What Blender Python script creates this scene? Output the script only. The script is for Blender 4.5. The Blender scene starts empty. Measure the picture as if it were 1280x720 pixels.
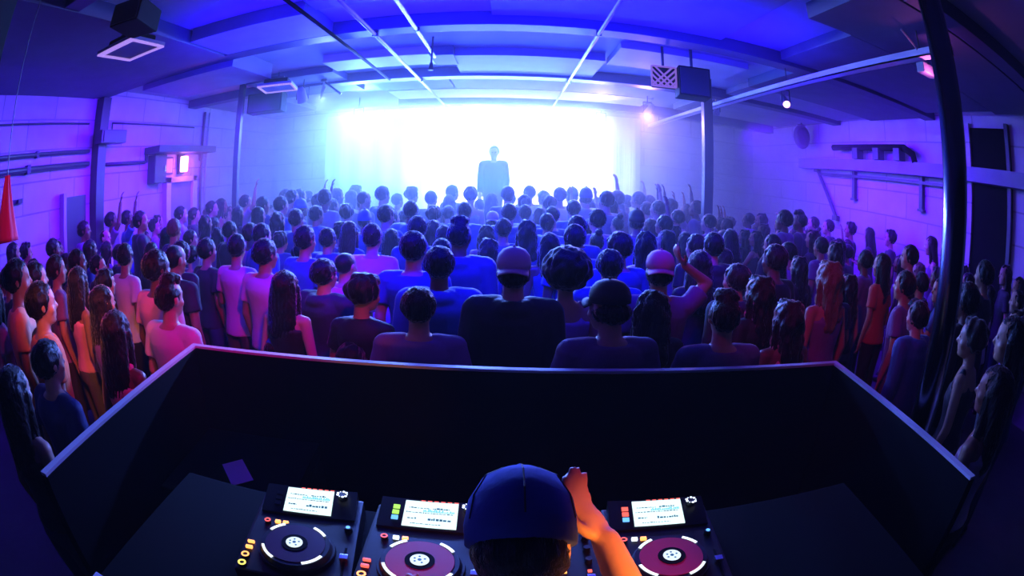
import bpy, bmesh, math, random
from mathutils import Vector, Matrix, noise, Euler
random.seed(11)
SC = bpy.context.scene
COL = SC.collection
PI = math.pi
R = math.radians

# ------------------------------------------------------------------ materials
MATS = {}
def mat(name, col, rough=.6, metal=0., emit=None, estr=0., bump=None, spec=.5, var=0., sheen=0.):
    if name in MATS: return MATS[name]
    m = bpy.data.materials.new(name); m.use_nodes = True
    nt = m.node_tree; b = nt.nodes['Principled BSDF']
    b.inputs['Base Color'].default_value = (*col, 1)
    b.inputs['Roughness'].default_value = rough
    b.inputs['Metallic'].default_value = metal
    b.inputs['Specular IOR Level'].default_value = spec
    if sheen:
        b.inputs['Sheen Weight'].default_value = sheen
        b.inputs['Sheen Roughness'].default_value = .22
    if emit:
        b.inputs['Emission Color'].default_value = (*emit, 1)
        b.inputs['Emission Strength'].default_value = estr
    tc = nt.nodes.new('ShaderNodeTexCoord')
    if var:
        n = nt.nodes.new('ShaderNodeTexNoise'); n.inputs['Scale'].default_value = 3.0; n.inputs['Detail'].default_value = 6
        mp = nt.nodes.new('ShaderNodeMapRange'); mp.inputs['To Min'].default_value = 1 - var; mp.inputs['To Max'].default_value = 1 + var
        mx = nt.nodes.new('ShaderNodeVectorMath'); mx.operation = 'SCALE'; mx.inputs[0].default_value = col
        nt.links.new(tc.outputs['Object'], n.inputs['Vector']); nt.links.new(n.outputs['Fac'], mp.inputs['Value'])
        nt.links.new(mp.outputs['Result'], mx.inputs['Scale']); nt.links.new(mx.outputs['Vector'], b.inputs['Base Color'])
    if bump:
        sc, st, dist, stretch = bump
        n = nt.nodes.new('ShaderNodeTexNoise'); n.inputs['Scale'].default_value = sc; n.inputs['Detail'].default_value = 4
        mg = nt.nodes.new('ShaderNodeMapping'); mg.inputs['Scale'].default_value = stretch
        bp = nt.nodes.new('ShaderNodeBump'); bp.inputs['Strength'].default_value = st; bp.inputs['Distance'].default_value = dist
        nt.links.new(tc.outputs['Object'], mg.inputs['Vector']); nt.links.new(mg.outputs['Vector'], n.inputs['Vector'])
        nt.links.new(n.outputs['Fac'], bp.inputs['Height']); nt.links.new(bp.outputs['Normal'], b.inputs['Normal'])
    MATS[name] = m
    return m

WALLB = (2.0, .5, .03, (1, 1, 1))
def wall_mat(name, col, axis):
    """painted block wall: courses and joints as bump, uneven paint"""
    m = mat(name, col, .75, var=.18)
    nt = m.node_tree; b = nt.nodes['Principled BSDF']
    tc = nt.nodes.new('ShaderNodeTexCoord'); sp = nt.nodes.new('ShaderNodeSeparateXYZ'); cb = nt.nodes.new('ShaderNodeCombineXYZ')
    br = nt.nodes.new('ShaderNodeTexBrick'); br.inputs['Scale'].default_value = 1.0
    br.inputs['Brick Width'].default_value = 1.25; br.inputs['Row Height'].default_value = .42; br.inputs['Mortar Size'].default_value = .012
    br.inputs['Color1'].default_value = (1, 1, 1, 1); br.inputs['Color2'].default_value = (.82, .82, .82, 1); br.inputs['Mortar'].default_value = (.15, .15, .15, 1)
    nt.links.new(tc.outputs['Object'], sp.inputs[0]); nt.links.new(sp.outputs[axis], cb.inputs[0]); nt.links.new(sp.outputs['Z'], cb.inputs[1])
    nt.links.new(cb.outputs[0], br.inputs['Vector'])
    bp = nt.nodes.new('ShaderNodeBump'); bp.inputs['Strength'].default_value = .7; bp.inputs['Distance'].default_value = .02
    nt.links.new(br.outputs['Color'], bp.inputs['Height']); nt.links.new(bp.outputs['Normal'], b.inputs['Normal'])
    src = b.inputs['Base Color'].links[0].from_socket
    mx = nt.nodes.new('ShaderNodeMix'); mx.data_type = 'RGBA'; mx.blend_type = 'MULTIPLY'; mx.inputs['Factor'].default_value = .45
    nt.links.new(src, mx.inputs['A']); nt.links.new(br.outputs['Color'], mx.inputs['B']); nt.links.new(mx.outputs['Result'], b.inputs['Base Color'])
    return m

M_black = mat('matte_black_paint', (.002, .002, .003), .85, var=.3, spec=.12)
M_blackg = mat('black_plastic', (.012, .012, .016), .35)
M_booth = mat('black_booth_panel', (.0015, .0015, .003), .8, var=.4, spec=.1)
M_rim = mat('pale_painted_rim', (.62, .55, .66), .5, var=.15)
M_steel = mat('dark_painted_steel', (.06, .06, .08), .45, .2, var=.2)
M_post = mat('gloss_black_steel', (.13, .13, .18), .22, 1.0)
M_lightsteel = mat('pale_painted_metal', (.4, .38, .45), .5, .1, var=.15)
M_tray = mat('white_painted_tray', (.85, .8, .9), .5)
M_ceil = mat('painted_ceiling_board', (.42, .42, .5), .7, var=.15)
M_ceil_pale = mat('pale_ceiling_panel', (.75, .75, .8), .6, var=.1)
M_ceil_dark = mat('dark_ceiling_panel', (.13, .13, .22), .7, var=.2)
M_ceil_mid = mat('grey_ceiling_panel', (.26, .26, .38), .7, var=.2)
M_beam = mat('dark_blue_painted_beam', (.07, .07, .16), .55, var=.2)
M_floor = mat('dark_concrete_floor', (.05, .05, .06), .5, var=.35, bump=(8, .4, .01, (1, 1, 1)))
M_wallL = wall_mat('painted_block_wall_side', (.55, .5, .58), 'Y')
M_wallB = wall_mat('painted_block_wall_end', (.62, .62, .66), 'X')
M_drape = mat('white_backdrop_cloth', (.85, .87, .9), .85, bump=(1.5, .6, .05, (8, 1, .15)))
M_white = mat('white_paint', (.7, .68, .72), .5)
M_paper = mat('pink_paper', (.8, .25, .55), .8)
M_cloth = mat('pink_red_cloth', (.85, .1, .22), .7, bump=(3, .6, .02, (6, 6, 1)))
M_wood = mat('dark_stage_board', (.03, .03, .035), .6, var=.3)
def glow(name, col, s): return mat('glow_' + name, (.05, .05, .05), .4, emit=col, estr=s)
G_white = glow('white_lens', (.85, .95, 1), 30)
G_frame_glint = glow('lavender_frame_glint', (.5, .3, 1), .8)
G_pink = glow('pink_lamp', (1, .42, .75), 5)
G_screen = glow('display_white', (.72, .95, .95), 1.35)
G_dark = mat('display_ink', (.02, .06, .12), .5, emit=(.03, .2, .4), estr=.5)
G_cyan = glow('display_cyan', (.1, .75, .95), .9)
G_red = glow('button_red', (1, .12, .08), 1.6)
G_orange = glow('button_orange', (1, .38, .08), 2.2)
G_yellow = glow('button_yellow', (.95, .8, .1), 1.8)
G_green = glow('button_green', (.4, .85, .1), 1.4)
G_blue = glow('button_blue', (.12, .4, 1), 1.8)
G_ring = glow('ring_white', (.75, .85, 1), 1.8)
G_label = glow('jog_display', (.7, .85, .95), 1.2)
M_jog = mat('jog_vinyl_surface', (.55, .03, .09), .4)
M_jogdark = mat('jog_plum_surface', (.09, .015, .05), .35)
M_deck = mat('deck_black_body', (.009, .006, .009), .45, spec=.3)
M_chrome = mat('brushed_chrome', (.7, .7, .75), .25, .9)

# ------------------------------------------------------------------ helpers
def link(name, me, m=None, parent=None, loc=None, rot=None, smooth=False):
    o = bpy.data.objects.new(name, me); COL.objects.link(o)
    if m is not None:
        for x in (m if isinstance(m, (list, tuple)) else [m]): me.materials.append(x)
    if parent is not None: o.parent = parent
    if loc is not None: o.location = loc
    if rot is not None: o.rotation_euler = rot
    if smooth:
        for p in me.polygons: p.use_smooth = True
    return o
def tag(o, label=None, cat=None, group=None, kind=None):
    if label: o['label'] = label
    if cat: o['category'] = cat
    if group: o['group'] = group
    if kind: o['kind'] = kind
    return o
def empty(name, loc=(0, 0, 0), rz=0., label=None, cat=None, group=None):
    o = bpy.data.objects.new(name, None); COL.objects.link(o); o.location = loc; o.rotation_euler = (0, 0, rz); o.empty_display_size = .1
    return tag(o, label, cat, group)
def fin(bm, name='m'):
    bmesh.ops.recalc_face_normals(bm, faces=bm.faces[:])
    me = bpy.data.meshes.new(name); bm.to_mesh(me); bm.free(); return me
def box(bm, lo, hi, bev=0.):
    lo, hi = Vector(lo), Vector(hi)
    mt = Matrix.Translation((lo + hi) / 2) @ Matrix.Diagonal((*(hi - lo), 1))
    r = bmesh.ops.create_cube(bm, size=1, matrix=mt)
    if bev:
        es = list({e for v in r['verts'] for e in v.link_edges})
        bmesh.ops.bevel(bm, geom=es, offset=bev, segments=2, affect='EDGES', profile=.7)
    return r
def boxo(name, lo, hi, m, parent=None, bev=.004, **k):
    bm = bmesh.new(); box(bm, lo, hi, bev); return link(name, fin(bm), m, parent, **k)
def orient(a, b):
    a, b = Vector(a), Vector(b); d = b - a
    q = d.to_track_quat('Z', 'Y'); return Matrix.Translation((a + b) / 2) @ q.to_matrix().to_4x4(), d.length
def tube(bm, a, b, ra, rb=None, n=10, caps=True):
    rb = ra if rb is None else rb
    mt, L = orient(a, b)
    return bmesh.ops.create_cone(bm, cap_ends=caps, segments=n, radius1=ra, radius2=rb, depth=L, matrix=mt)
def ball(bm, c, r, n=10, rot=None):
    if not hasattr(r, '__len__'): r = (r, r, r)
    mt = Matrix.Translation(Vector(c)) @ (rot.to_4x4() if rot is not None else Matrix.Identity(4)) @ Matrix.Diagonal((*r, 1))
    return bmesh.ops.create_uvsphere(bm, u_segments=n + 4, v_segments=n, radius=1, matrix=mt)
def limb(bm, a, b, ra, rb, n=12):
    tube(bm, a, b, ra, rb, n); ball(bm, a, ra, 8); ball(bm, b, rb, 8)
def pipe(name, pts, r, m, parent=None, n=10, joints=True):
    bm = bmesh.new()
    for a, b in zip(pts, pts[1:]): tube(bm, a, b, r, r, n)
    if joints:
        for p in pts[1:-1]: ball(bm, p, r * 1.02, 8)
    o = link(name, fin(bm), m, parent, smooth=False); return o
def loft(bm, rings, n=18):
    prev = None; allv = []
    for (x, y, z, rx, ry) in rings:
        vs = [bm.verts.new((x + rx * math.cos(2 * PI * k / n), y + ry * math.sin(2 * PI * k / n), z)) for k in range(n)]
        if prev:
            for k in range(n): bm.faces.new((prev[k], prev[(k + 1) % n], vs[(k + 1) % n], vs[k]))
        prev = vs; allv.append(vs)
    bm.faces.new(allv[0][::-1]); bm.faces.new(allv[-1])
def remesh(bm, voxel, smooth=2, ratio=.3, name='m', disp=None):
    """union of the overlapping closed shapes in bm as one continuous surface"""
    bmesh.ops.recalc_face_normals(bm, faces=bm.faces[:])
    me = bpy.data.meshes.new('t'); bm.to_mesh(me); bm.free()
    o = bpy.data.objects.new('t', me); COL.objects.link(o)
    r = o.modifiers.new('r', 'REMESH'); r.mode = 'VOXEL'; r.voxel_size = voxel; r.adaptivity = 0
    if smooth:
        s = o.modifiers.new('s', 'SMOOTH'); s.factor = .5; s.iterations = smooth
    dg = bpy.context.evaluated_depsgraph_get()
    m2 = bpy.data.meshes.new_from_object(o.evaluated_get(dg))
    if disp: 
        b2 = bmesh.new(); b2.from_mesh(m2); b2.normal_update()
        for v in b2.verts: v.co += v.normal * disp(v.co)
        b2.to_mesh(m2); b2.free()
    o.modifiers.clear(); o.data = m2
    if ratio < 1:
        d = o.modifiers.new('d', 'DECIMATE'); d.ratio = ratio
        dg = bpy.context.evaluated_depsgraph_get()
        m3 = bpy.data.meshes.new_from_object(o.evaluated_get(dg))
    else: m3 = m2.copy()
    m3.name = name
    for p in m3.polygons: p.use_smooth = True
    bpy.data.objects.remove(o); bpy.data.meshes.remove(me)
    return m3
def area(name, loc, target, sx, sy, col, e, spread=PI):
    l = bpy.data.lights.new(name, 'AREA'); l.shape = 'RECTANGLE'; l.size = sx; l.size_y = sy; l.color = col; l.energy = e; l.spread = spread
    o = bpy.data.objects.new(name, l); COL.objects.link(o); o.location = loc
    o.rotation_euler = (Vector(target) - Vector(loc)).to_track_quat('-Z', 'Y').to_euler(); return o
def spot(name, loc, target, ang, blend, col, e, rad=.05):
    l = bpy.data.lights.new(name, 'SPOT'); l.spot_size = R(ang); l.spot_blend = blend; l.color = col; l.energy = e; l.shadow_soft_size = rad
    o = bpy.data.objects.new(name, l); COL.objects.link(o); o.location = loc
    o.rotation_euler = (Vector(target) - Vector(loc)).to_track_quat('-Z', 'Y').to_euler(); return o
def point(name, loc, col, e, rad=.1):
    l = bpy.data.lights.new(name, 'POINT'); l.color = col; l.energy = e; l.shadow_soft_size = rad
    o = bpy.data.objects.new(name, l); COL.objects.link(o); o.location = loc; return o

# ------------------------------------------------------------------ camera (wide fisheye lens, slightly pitched down)
cd = bpy.data.cameras.new('camera'); cam = bpy.data.objects.new('camera', cd); COL.objects.link(cam); SC.camera = cam
cd.type = 'PANO'; cd.panorama_type = 'FISHEYE_LENS_POLYNOMIAL'; cd.sensor_width = 36.0; cd.sensor_fit = 'HORIZONTAL'
FPX, KK = 706.023, .2054
s = 1280 / 36.0
cd.fisheye_polynomial_k0 = 0.0
cd.fisheye_polynomial_k1 = -s / FPX
cd.fisheye_polynomial_k2 = 0.0
cd.fisheye_polynomial_k3 = -KK * s ** 3 / (FPX * 640 ** 2)
cd.fisheye_polynomial_k4 = 0.0
cd.fisheye_fov = R(175); cd.clip_start = .01; cd.clip_end = 100
p_, yw, ro = .2004, .0045, -.0269
R0 = Matrix(((1, 0, 0), (0, 0, 1), (0, -1, 0)))
Rr = Matrix(((math.cos(ro), -math.sin(ro), 0), (math.sin(ro), math.cos(ro), 0), (0, 0, 1)))
Rp = Matrix(((1, 0, 0), (0, math.cos(p_), math.sin(p_)), (0, -math.sin(p_), math.cos(p_))))
Ry = Matrix(((math.cos(yw), math.sin(yw), 0), (-math.sin(yw), math.cos(yw), 0), (0, 0, 1)))
RM = Ry @ Rp @ R0 @ Rr
cx, cy, cz = RM.col[0], RM.col[1], RM.col[2]
mw = Matrix((cx, -cy, -cz)).transposed().to_4x4()
cam.matrix_world = Matrix.Translation((0, 0, 2.1)) @ mw

# ------------------------------------------------------------------ the room
XL, XR, YN, YB, ZC = -6.2, 6.2, -1.6, 13.0, 3.86
def struct(o): o['kind'] = 'structure'; return o
struct(boxo('floor', (XL, YN, -.12), (XR, YB, 0), M_floor, bev=0))
struct(boxo('ceiling', (XL, YN, ZC), (XR, YB, ZC + .1), M_ceil, bev=0))
struct(boxo('wall_left', (XL - .15, YN, -.12), (XL, YB, ZC + .1), M_wallL, bev=0))
struct(boxo('wall_right', (XR, YN, -.12), (XR + .15, YB, ZC + .1), M_wallL, bev=0))
struct(boxo('wall_back', (XL - .15, YB, -.12), (XR + .15, YB + .15, ZC + .1), M_wallB, bev=0))
struct(boxo('wall_rear', (XL - .15, YN - .15, -.12), (XR + .15, YN, ZC + .1), M_black, bev=0))
# cross beams
struct(boxo('trim_1', (XL + .01, 5.33, 3.70), (XR - .01, 5.62, ZC - .001), M_beam, bev=.01))
struct(boxo('trim_2', (XL + .01, 8.42, 3.70), (XR - .01, 8.72, ZC - .001), M_beam, bev=.01))
struct(boxo('trim_3', (-2.5, 11.66, 3.66), (XR - .01, 11.95, ZC - .001), M_beam, bev=.01))
struct(boxo('trim_4', (XL + .01, 2.2, 3.70), (XR - .01, 2.42, ZC - .001), M_beam, bev=.01))
# ceiling boards fixed at slightly different heights, pieced together
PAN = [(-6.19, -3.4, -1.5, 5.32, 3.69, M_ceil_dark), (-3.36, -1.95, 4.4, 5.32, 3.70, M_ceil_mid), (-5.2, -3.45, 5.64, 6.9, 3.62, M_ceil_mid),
 (-2.62, -1.12, 6.9, 7.6, 3.74, M_ceil_pale), (-1.11, -.8, 6.9, 7.6, 3.72, M_ceil_dark), (-.84, 1.18, 7.05, 8.38, 3.74, M_ceil_mid),  # pale board: brightness of a lit ceiling strip put into its paint
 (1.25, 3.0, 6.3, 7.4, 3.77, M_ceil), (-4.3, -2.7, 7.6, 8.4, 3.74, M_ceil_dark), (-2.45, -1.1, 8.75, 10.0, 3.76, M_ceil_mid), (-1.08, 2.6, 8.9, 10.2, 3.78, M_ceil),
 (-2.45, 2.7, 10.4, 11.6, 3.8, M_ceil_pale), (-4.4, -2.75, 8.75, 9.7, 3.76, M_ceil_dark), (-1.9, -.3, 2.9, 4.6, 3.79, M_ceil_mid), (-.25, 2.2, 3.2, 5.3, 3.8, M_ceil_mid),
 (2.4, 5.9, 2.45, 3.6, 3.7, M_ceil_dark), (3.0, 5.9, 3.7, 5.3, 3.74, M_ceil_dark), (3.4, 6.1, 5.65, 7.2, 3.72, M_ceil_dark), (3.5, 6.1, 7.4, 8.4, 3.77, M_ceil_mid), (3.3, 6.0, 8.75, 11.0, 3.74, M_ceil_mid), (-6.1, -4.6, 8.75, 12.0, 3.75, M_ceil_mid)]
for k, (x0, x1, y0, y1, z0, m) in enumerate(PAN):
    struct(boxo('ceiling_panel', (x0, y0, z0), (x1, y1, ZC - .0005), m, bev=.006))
# white cloth backdrop behind the stage, hung in soft folds
bm = bmesh.new(); N = 160
for z in (0.0, 3.72):
    pass
top = []; bot = []; topb = []; botb = []
for i in range(N + 1):
    x = -4.6 + 7.6 * i / N; y = 12.86 + .035 * math.sin(i * .55) + .02 * math.sin(i * .23 + 1)
    top.append(bm.verts.new((x, y, 3.66))); bot.append(bm.verts.new((x, y, .05)))
    topb.append(bm.verts.new((x, y + .012, 3.66))); botb.append(bm.verts.new((x, y + .012, .05)))
for i in range(N):
    bm.faces.new((bot[i], bot[i + 1], top[i + 1], top[i])); bm.faces.new((botb[i + 1], botb[i], topb[i], topb[i + 1]))
    bm.faces.new((top[i], top[i + 1], topb[i + 1], topb[i])); bm.faces.new((bot[i + 1], bot[i], botb[i], botb[i + 1]))
o = link('stage_backdrop', fin(bm), M_drape, smooth=True); tag(o, 'white cloth backdrop glowing behind the stage', 'backdrop', kind='thing')
# stage
st = empty('stage_platform', (0, 0, 0), 0, 'low dark stage platform hidden behind the front of the crowd', 'stage')
boxo('deck', (-3.6, 9.95, .72), (3.4, 12.8, .8), M_wood, st); boxo('skirt', (-3.55, 10.0, 0), (3.35, 12.75, .72), M_black, st, bev=0)

# ------------------------------------------------------------------ posts, pipes, wall furniture
def col_(name, lo, hi, m, lab=None): return struct(boxo(name, lo, hi, m, bev=.01))
bm = bmesh.new(); tube(bm, (1.81, 1.43, 0), (1.81, 1.43, 3.86), .072, .072, 24); tube(bm, (1.81, 1.43, 0), (1.81, 1.43, .02), .1, .1, 24)
struct(link('column', fin(bm), M_post))
for f in bpy.data.objects['column'].data.polygons: f.use_smooth = len(f.vertices) == 4
col_('column', (2.83, 7.74, 0), (2.98, 7.88, 3.86), M_steel)
col_('column', (-4.66, 8.0, 0), (-4.56, 8.1, 3.86), M_steel)
col_('column', (XL + .001, 5.42, 0), (XL + .2, 5.64, 3.69), M_steel)
col_('column', (XR - .16, 4.72, 0), (XR - .001, 4.9, 3.7), M_wallL)
jb = empty('junction_box', (XL + .2, 5.6, 3.05), 0, 'dark junction box strapped across the left wall pillar', 'electrical box')
boxo('housing', (0.001, -.3, -.1), (.2, .38, .1), M_steel, jb, bev=.01); boxo('cover', (.2, -.25, -.08), (.215, .33, .08), M_steel, jb)

def thing_pipe(name, pts, r, m, label, cat, clamps=(), group=None):
    e = empty(name, pts[0], 0, label, cat, group); v0 = Vector(pts[0])
    o = pipe('run', [Vector(p) - v0 for p in pts], r, m, e)
    for f in o.data.polygons: f.use_smooth = len(f.vertices) == 4
    for c in clamps:
        c = Vector(c); bm = bmesh.new(); box(bm, c - v0 - Vector((r * 1.5, r, r * 1.5)), c - v0 + Vector((r * 1.5, r, r * 1.5)), r * .2); link('clamp', fin(bm), M_steel, e)
    return e
thing_pipe('wall_pipe', [(XL + .06, -1.4, 2.88), (XL + .06, 5.3, 2.88)], .03, M_steel, 'upper of two dark pipes along the left wall, nearer end', 'pipe', [(XL + .04, 1.5, 2.88), (XL + .04, 4, 2.88)])
thing_pipe('wall_pipe', [(XL + .07, -1.4, 2.69), (XL + .07, 5.3, 2.69)], .04, M_steel, 'thicker lower dark pipe along the left wall below another', 'pipe', [(XL + .05, 1.2, 2.69), (XL + .05, 3.8, 2.69)])
thing_pipe('wall_conduit', [(XL + .04, -1.4, 3.3), (XL + .04, 5.25, 3.3)], .014, M_steel, 'thin dark conduit high on left wall in front of the pillar', 'conduit')
thing_pipe('wall_conduit', [(XL + .04, 5.9, 3.0), (XL + .04, 5.9, 3.32), (XL + .04, 8.7, 3.32)], .014, M_steel, 'thin dark conduit above the lamp with a corner bend', 'conduit')
thing_pipe('wall_conduit', [(XL + .04, 9.1, 0.2), (XL + .04, 9.1, 3.66)], .03, M_steel, 'vertical pale pipe running up the wall past the doorway', 'conduit')
thing_pipe('wall_conduit', [(XL + .04, 9.3, 0.2), (XL + .04, 9.3, 3.66)], .018, M_lightsteel, 'thin vertical pipe beside the one past the doorway', 'conduit')
thing_pipe('wall_conduit', [(XL + .04, 5.8, 2.66), (XL + .04, 7.0, 2.66)], .03, M_steel, 'short dark pipe between left pillar and wall cabinet', 'conduit')
# shelf band + cabinets above door on left wall
e = empty('wall_canopy', (XL, 8.0, 2.85), 0, 'dark flat canopy above the doorway on left wall', 'canopy')
boxo('board', (.001, -1.0, -.06), (.42, 1.12, .06), M_steel, e); boxo('bracket', (.002, -.98, -.2), (.05, -.92, -.06), M_steel, e); boxo('bracket', (.002, 1.04, -.2), (.05, 1.1, -.06), M_steel, e)
e = empty('electrical_cabinet', (XL, 7.34, 2.27), 0, 'dark open cabinet hanging left of the glowing pink lamp', 'cabinet')
boxo('case', (.001, -.2, 0), (.2, .2, .5), M_steel, e); boxo('door', (.2, -.19, .01), (.212, .19, .49), M_steel, e); boxo('handle', (.212, .13, .2), (.228, .15, .3), M_chrome, e, bev=.002)
e = empty('notice_board', (XL, 7.8, 2.42), 0, 'small pale framed notice beside the glowing pink lamp', 'notice')
boxo('frame', (.001, -.24, 0), (.03, .2, .32), M_steel, e); boxo('sheet', (.03, -.21, .03), (.034, .17, .29), M_white, e, bev=0)
e = empty('exit_lamp', (XL, 8.27, 2.44), 0, 'glowing pink and white lamp above the doorway', 'lamp')
boxo('back_box', (.001, -.1, -.03), (.08, .1, .34), M_steel, e)
bm = bmesh.new(); box(bm, (.08, -.08, 0), (.2, .08, .3), .03); link('lamp_cover', fin(bm), G_pink, e)
# doorway on left wall
d = struct(empty('door_1', (XL, 8.27, 0)))
boxo('door_panel', (.001, -.42, 0), (.05, .42, 2.26), M_ceil_mid, d)
for y0, y1 in ((-.58, -.42), (.42, .58)): boxo('door_frame', (.001, y0, 0), (.12, y1, 2.36), M_white, d)
boxo('door_frame', (.001, -.58, 2.26), (.12, .58, 2.36), M_white, d, bev=0); boxo('door_handle', (.05, -.36, 1.0), (.1, -.3, 1.04), M_chrome, d)
d = struct(empty('door_2', (XL, 5.0, 0)))
boxo('door_panel', (.001, -.28, 0), (.05, .28, 2.24), M_steel, d); boxo('door_edge', (.001, -.36, 0), (.14, -.29, 2.3), M_lightsteel, d); boxo('door_handle', (.05, .1, 1.0), (.1, .18, 1.04), M_chrome, d)
e = empty('wall_bracket', (XL, 3.6, 2.3), 0, 'small dark bracket fixed on left wall behind pink cloth', 'bracket')
boxo('plate', (.001, -.12, -.03), (.05, .12, .03), M_steel, e); boxo('hook', (.05, -.02, -.02), (.12, .02, .02), M_steel, e)

# right wall: box beam, pipe with elbow, uprights, dark opening, speaker
boxo('wall_beam', (XR - .22, 3.0 - 4.4, 2.8), (XR - .001, 10.0, 3.0), M_ceil_mid)
tag(bpy.data.objects['wall_beam'], 'long purple box beam running along the right wall', 'beam', kind='thing')
boxo('wall_rail', (XR - .1, 5.0, 2.68), (XR - .001, 9.2, 2.73), M_steel); tag(bpy.data.objects['wall_rail'], 'thin dark rail just below the right wall beam', 'rail', kind='thing')
e = thing_pipe('exhaust_pipe', [(XR - .2, 8.5, 3.22), (XR - .2, 6.1, 3.22), (XR - .2, 5.85, 3.12), (XR - .2, 5.8, 3.0)], .06, M_black, 'thick black pipe with an elbow resting above the right wall beam', 'pipe')
for y in (6.25, 6.9, 7.6): boxo('support', (-.09, y - 8.5 - .09, -.22), (.09, y - 8.5 + .09, -.02), M_steel, e)
for y, z0, lab in ((7.92, 2.3, 'dark upright bar hanging below right wall beam, nearer the stage'), (5.76, 2.3, 'dark upright bar hanging below the pipe elbow on right wall')):
    e = empty('wall_upright', (XR - .05, y, z0), 0, lab, 'bar'); boxo('bar', (-.04, -.045, 0), (.049, .045, .5), M_steel, e); boxo('foot_plate', (-.05, -.08, -.04), (.049, .08, 0), M_steel, e)
e = empty('wall_brace', (XR - .06, 9.4, 1.9), 0, 'slanting dark brace under the right wall beam', 'brace')
pipe('strut', [(0, 0, .9), (0, -.8, 0)], .04, M_steel, e); boxo('plate', (-.05, -.9, -.08), (.05, -.72, .02), M_steel, e)
boxo('plate', (-.05, -.08, .84), (.05, .08, .9), M_steel, e)
d = struct(empty('door_3', (XR, 4.0, 0)))
boxo('door_panel', (-.04, -.42, 0), (-.001, .42, 3.58), M_black, d, bev=0); boxo('door_frame', (-.09, .42, 0), (-.001, .52, 3.64), M_wallL, d); boxo('door_frame', (-.09, -.5, 0), (-.001, -.42, 3.64), M_steel, d)  # black panel stands in for the darkness of an open doorway
e = empty('wall_speaker', (XR - .35, 9.6, 3.2), R(35), 'dark rounded loudspeaker hung high on the right wall', 'speaker')
bm = bmesh.new(); ball(bm, (0, 0, .24), (.2, .2, .26), 14); link('case', fin(bm), M_blackg, e, smooth=True)
bm = bmesh.new(); tube(bm, (0, 0, .48), (0, 0, .5), .1); tube(bm, (0, 0, .5), (0, 0, .66), .02); link('mount', fin(bm), M_steel, e)
bm = bmesh.new(); ball(bm, (-.06, -.05, .24), (.16, .17, .2), 12); link('grille', fin(bm), M_black, e, smooth=True)

# ceiling conduits and cables
thing_pipe('ceiling_conduit', [(-1.45, -1.2, 3.66), (-1.5, 12.6, 3.66)], .022, M_lightsteel, 'long pale conduit running to the stage, left of centre on ceiling', 'conduit', [(-1.47, 5.4, 3.67), (-1.48, 8.5, 3.67)], 'ceiling conduits')
thing_pipe('ceiling_conduit', [(.85, -1.2, 3.66), (.82, 12.4, 3.66)], .02, M_lightsteel, 'long pale conduit running to the stage, right of centre on ceiling', 'conduit', [(.84, 5.4, 3.67), (.84, 8.5, 3.67)], 'ceiling conduits')
thing_pipe('ceiling_conduit', [(-1.0, -1.2, 3.68), (-1.03, 6.85, 3.68)], .02, M_lightsteel, 'short pale conduit ending at the hanging drop rod', 'conduit', [(-1.02, 5.4, 3.69)], 'ceiling conduits')
thing_pipe('ceiling_cable', [(-1.9, 3.2, 3.69), (-1.95, 8.3, 3.66)], .02, M_black, 'black cable slanting along the ceiling left of pale conduits', 'cable')
e = empty('drop_rod', (-1.0, 6.4, 3.4), 0, 'short dark rod hanging at the end of the ceiling conduit', 'rod')
bm = bmesh.new(); tube(bm, (0, 0, .08), (0, 0, .46), .012); link('rod', fin(bm), M_steel, e); bm = bmesh.new(); tube(bm, (0, 0, 0), (0, 0, .1), .035, .02, 12); link('rod_end', fin(bm), M_blackg, e)
e = empty('cable_tray', (3.2, 2.4, 3.46), 0, 'long pale lavender cable tray slanting overhead towards the stage, right side', 'cable tray')
bm = bmesh.new(); box(bm, (-.055, 0, 0), (.055, 10.3, .012)); box(bm, (-.055, 0, 0), (-.045, 10.3, .07)); box(bm, (.045, 0, 0), (.055, 10.3, .07)); link('tray', fin(bm), M_tray, e)
for y in (.4, 3.1, 6.2, 9.3):
    bm = bmesh.new(); tube(bm, (-.04, y, .012), (-.04, y, .239 if abs(y-3.1)<.1 or abs(y-6.2)<.1 else .39), .008, .008, 6); link('hanger', fin(bm), M_steel, e)
bm = bmesh.new(); tube(bm, (0, 0, .035), (0, 10.3, .035), .02); link('cable', fin(bm), M_blackg, e)

# ------------------------------------------------------------------ ceiling lamps and speakers
def panel_lamp(name, loc, rx, ry, rz, w, h, label, dim):
    """flat LED wash panel in a pale frame under a dark yoke"""
    e = empty(name, loc, rz, label, 'lamp')
    t = Euler((rx, ry, 0)).to_matrix().to_4x4()
    def tl(bm): bmesh.ops.transform(bm, matrix=t, verts=bm.verts[:])
    bm = bmesh.new(); f = .04
    for k in range(14):
        u0, u1 = -w + 2 * w * k / 14 + .003, -w + 2 * w * (k + 1) / 14 - .003; box(bm, (u0, -h, 0), (u1, -h + f * 1.8, .018)); box(bm, (u0, h - f * .7, 0), (u1, h, .018))
    for k in range(12):
        u0, u1 = -h + f * 1.8 + (2 * h - f * 2.5) * k / 12 + .003, -h + f * 1.8 + (2 * h - f * 2.5) * (k + 1) / 12 - .003; box(bm, (-w, u0, 0), (-w + f * .7, u1, .018)); box(bm, (w - f * .7, u0, 0), (w, u1, .018))
    tl(bm)
    link('frame', fin(bm), G_frame_glint, e)  # lavender light falling on the frame, put in as glow
    bm = bmesh.new(); box(bm, (-w, -h, .0185), (w, h, .05)); tl(bm); link('panel', fin(bm), M_ceil_mid, e)
    bm = bmesh.new(); box(bm, (-w * .7, -h * .7, .05), (w * .7, h * .7, .13), .02); tl(bm); link('housing', fin(bm), M_black, e)
    bm = bmesh.new(); tube(bm, (0, 0, .1), (0, 0, .26), .02); box(bm, (-.1, -.1, .08), (.1, .1, .18)); link('yoke', fin(bm), M_steel, e)
    return e
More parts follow.
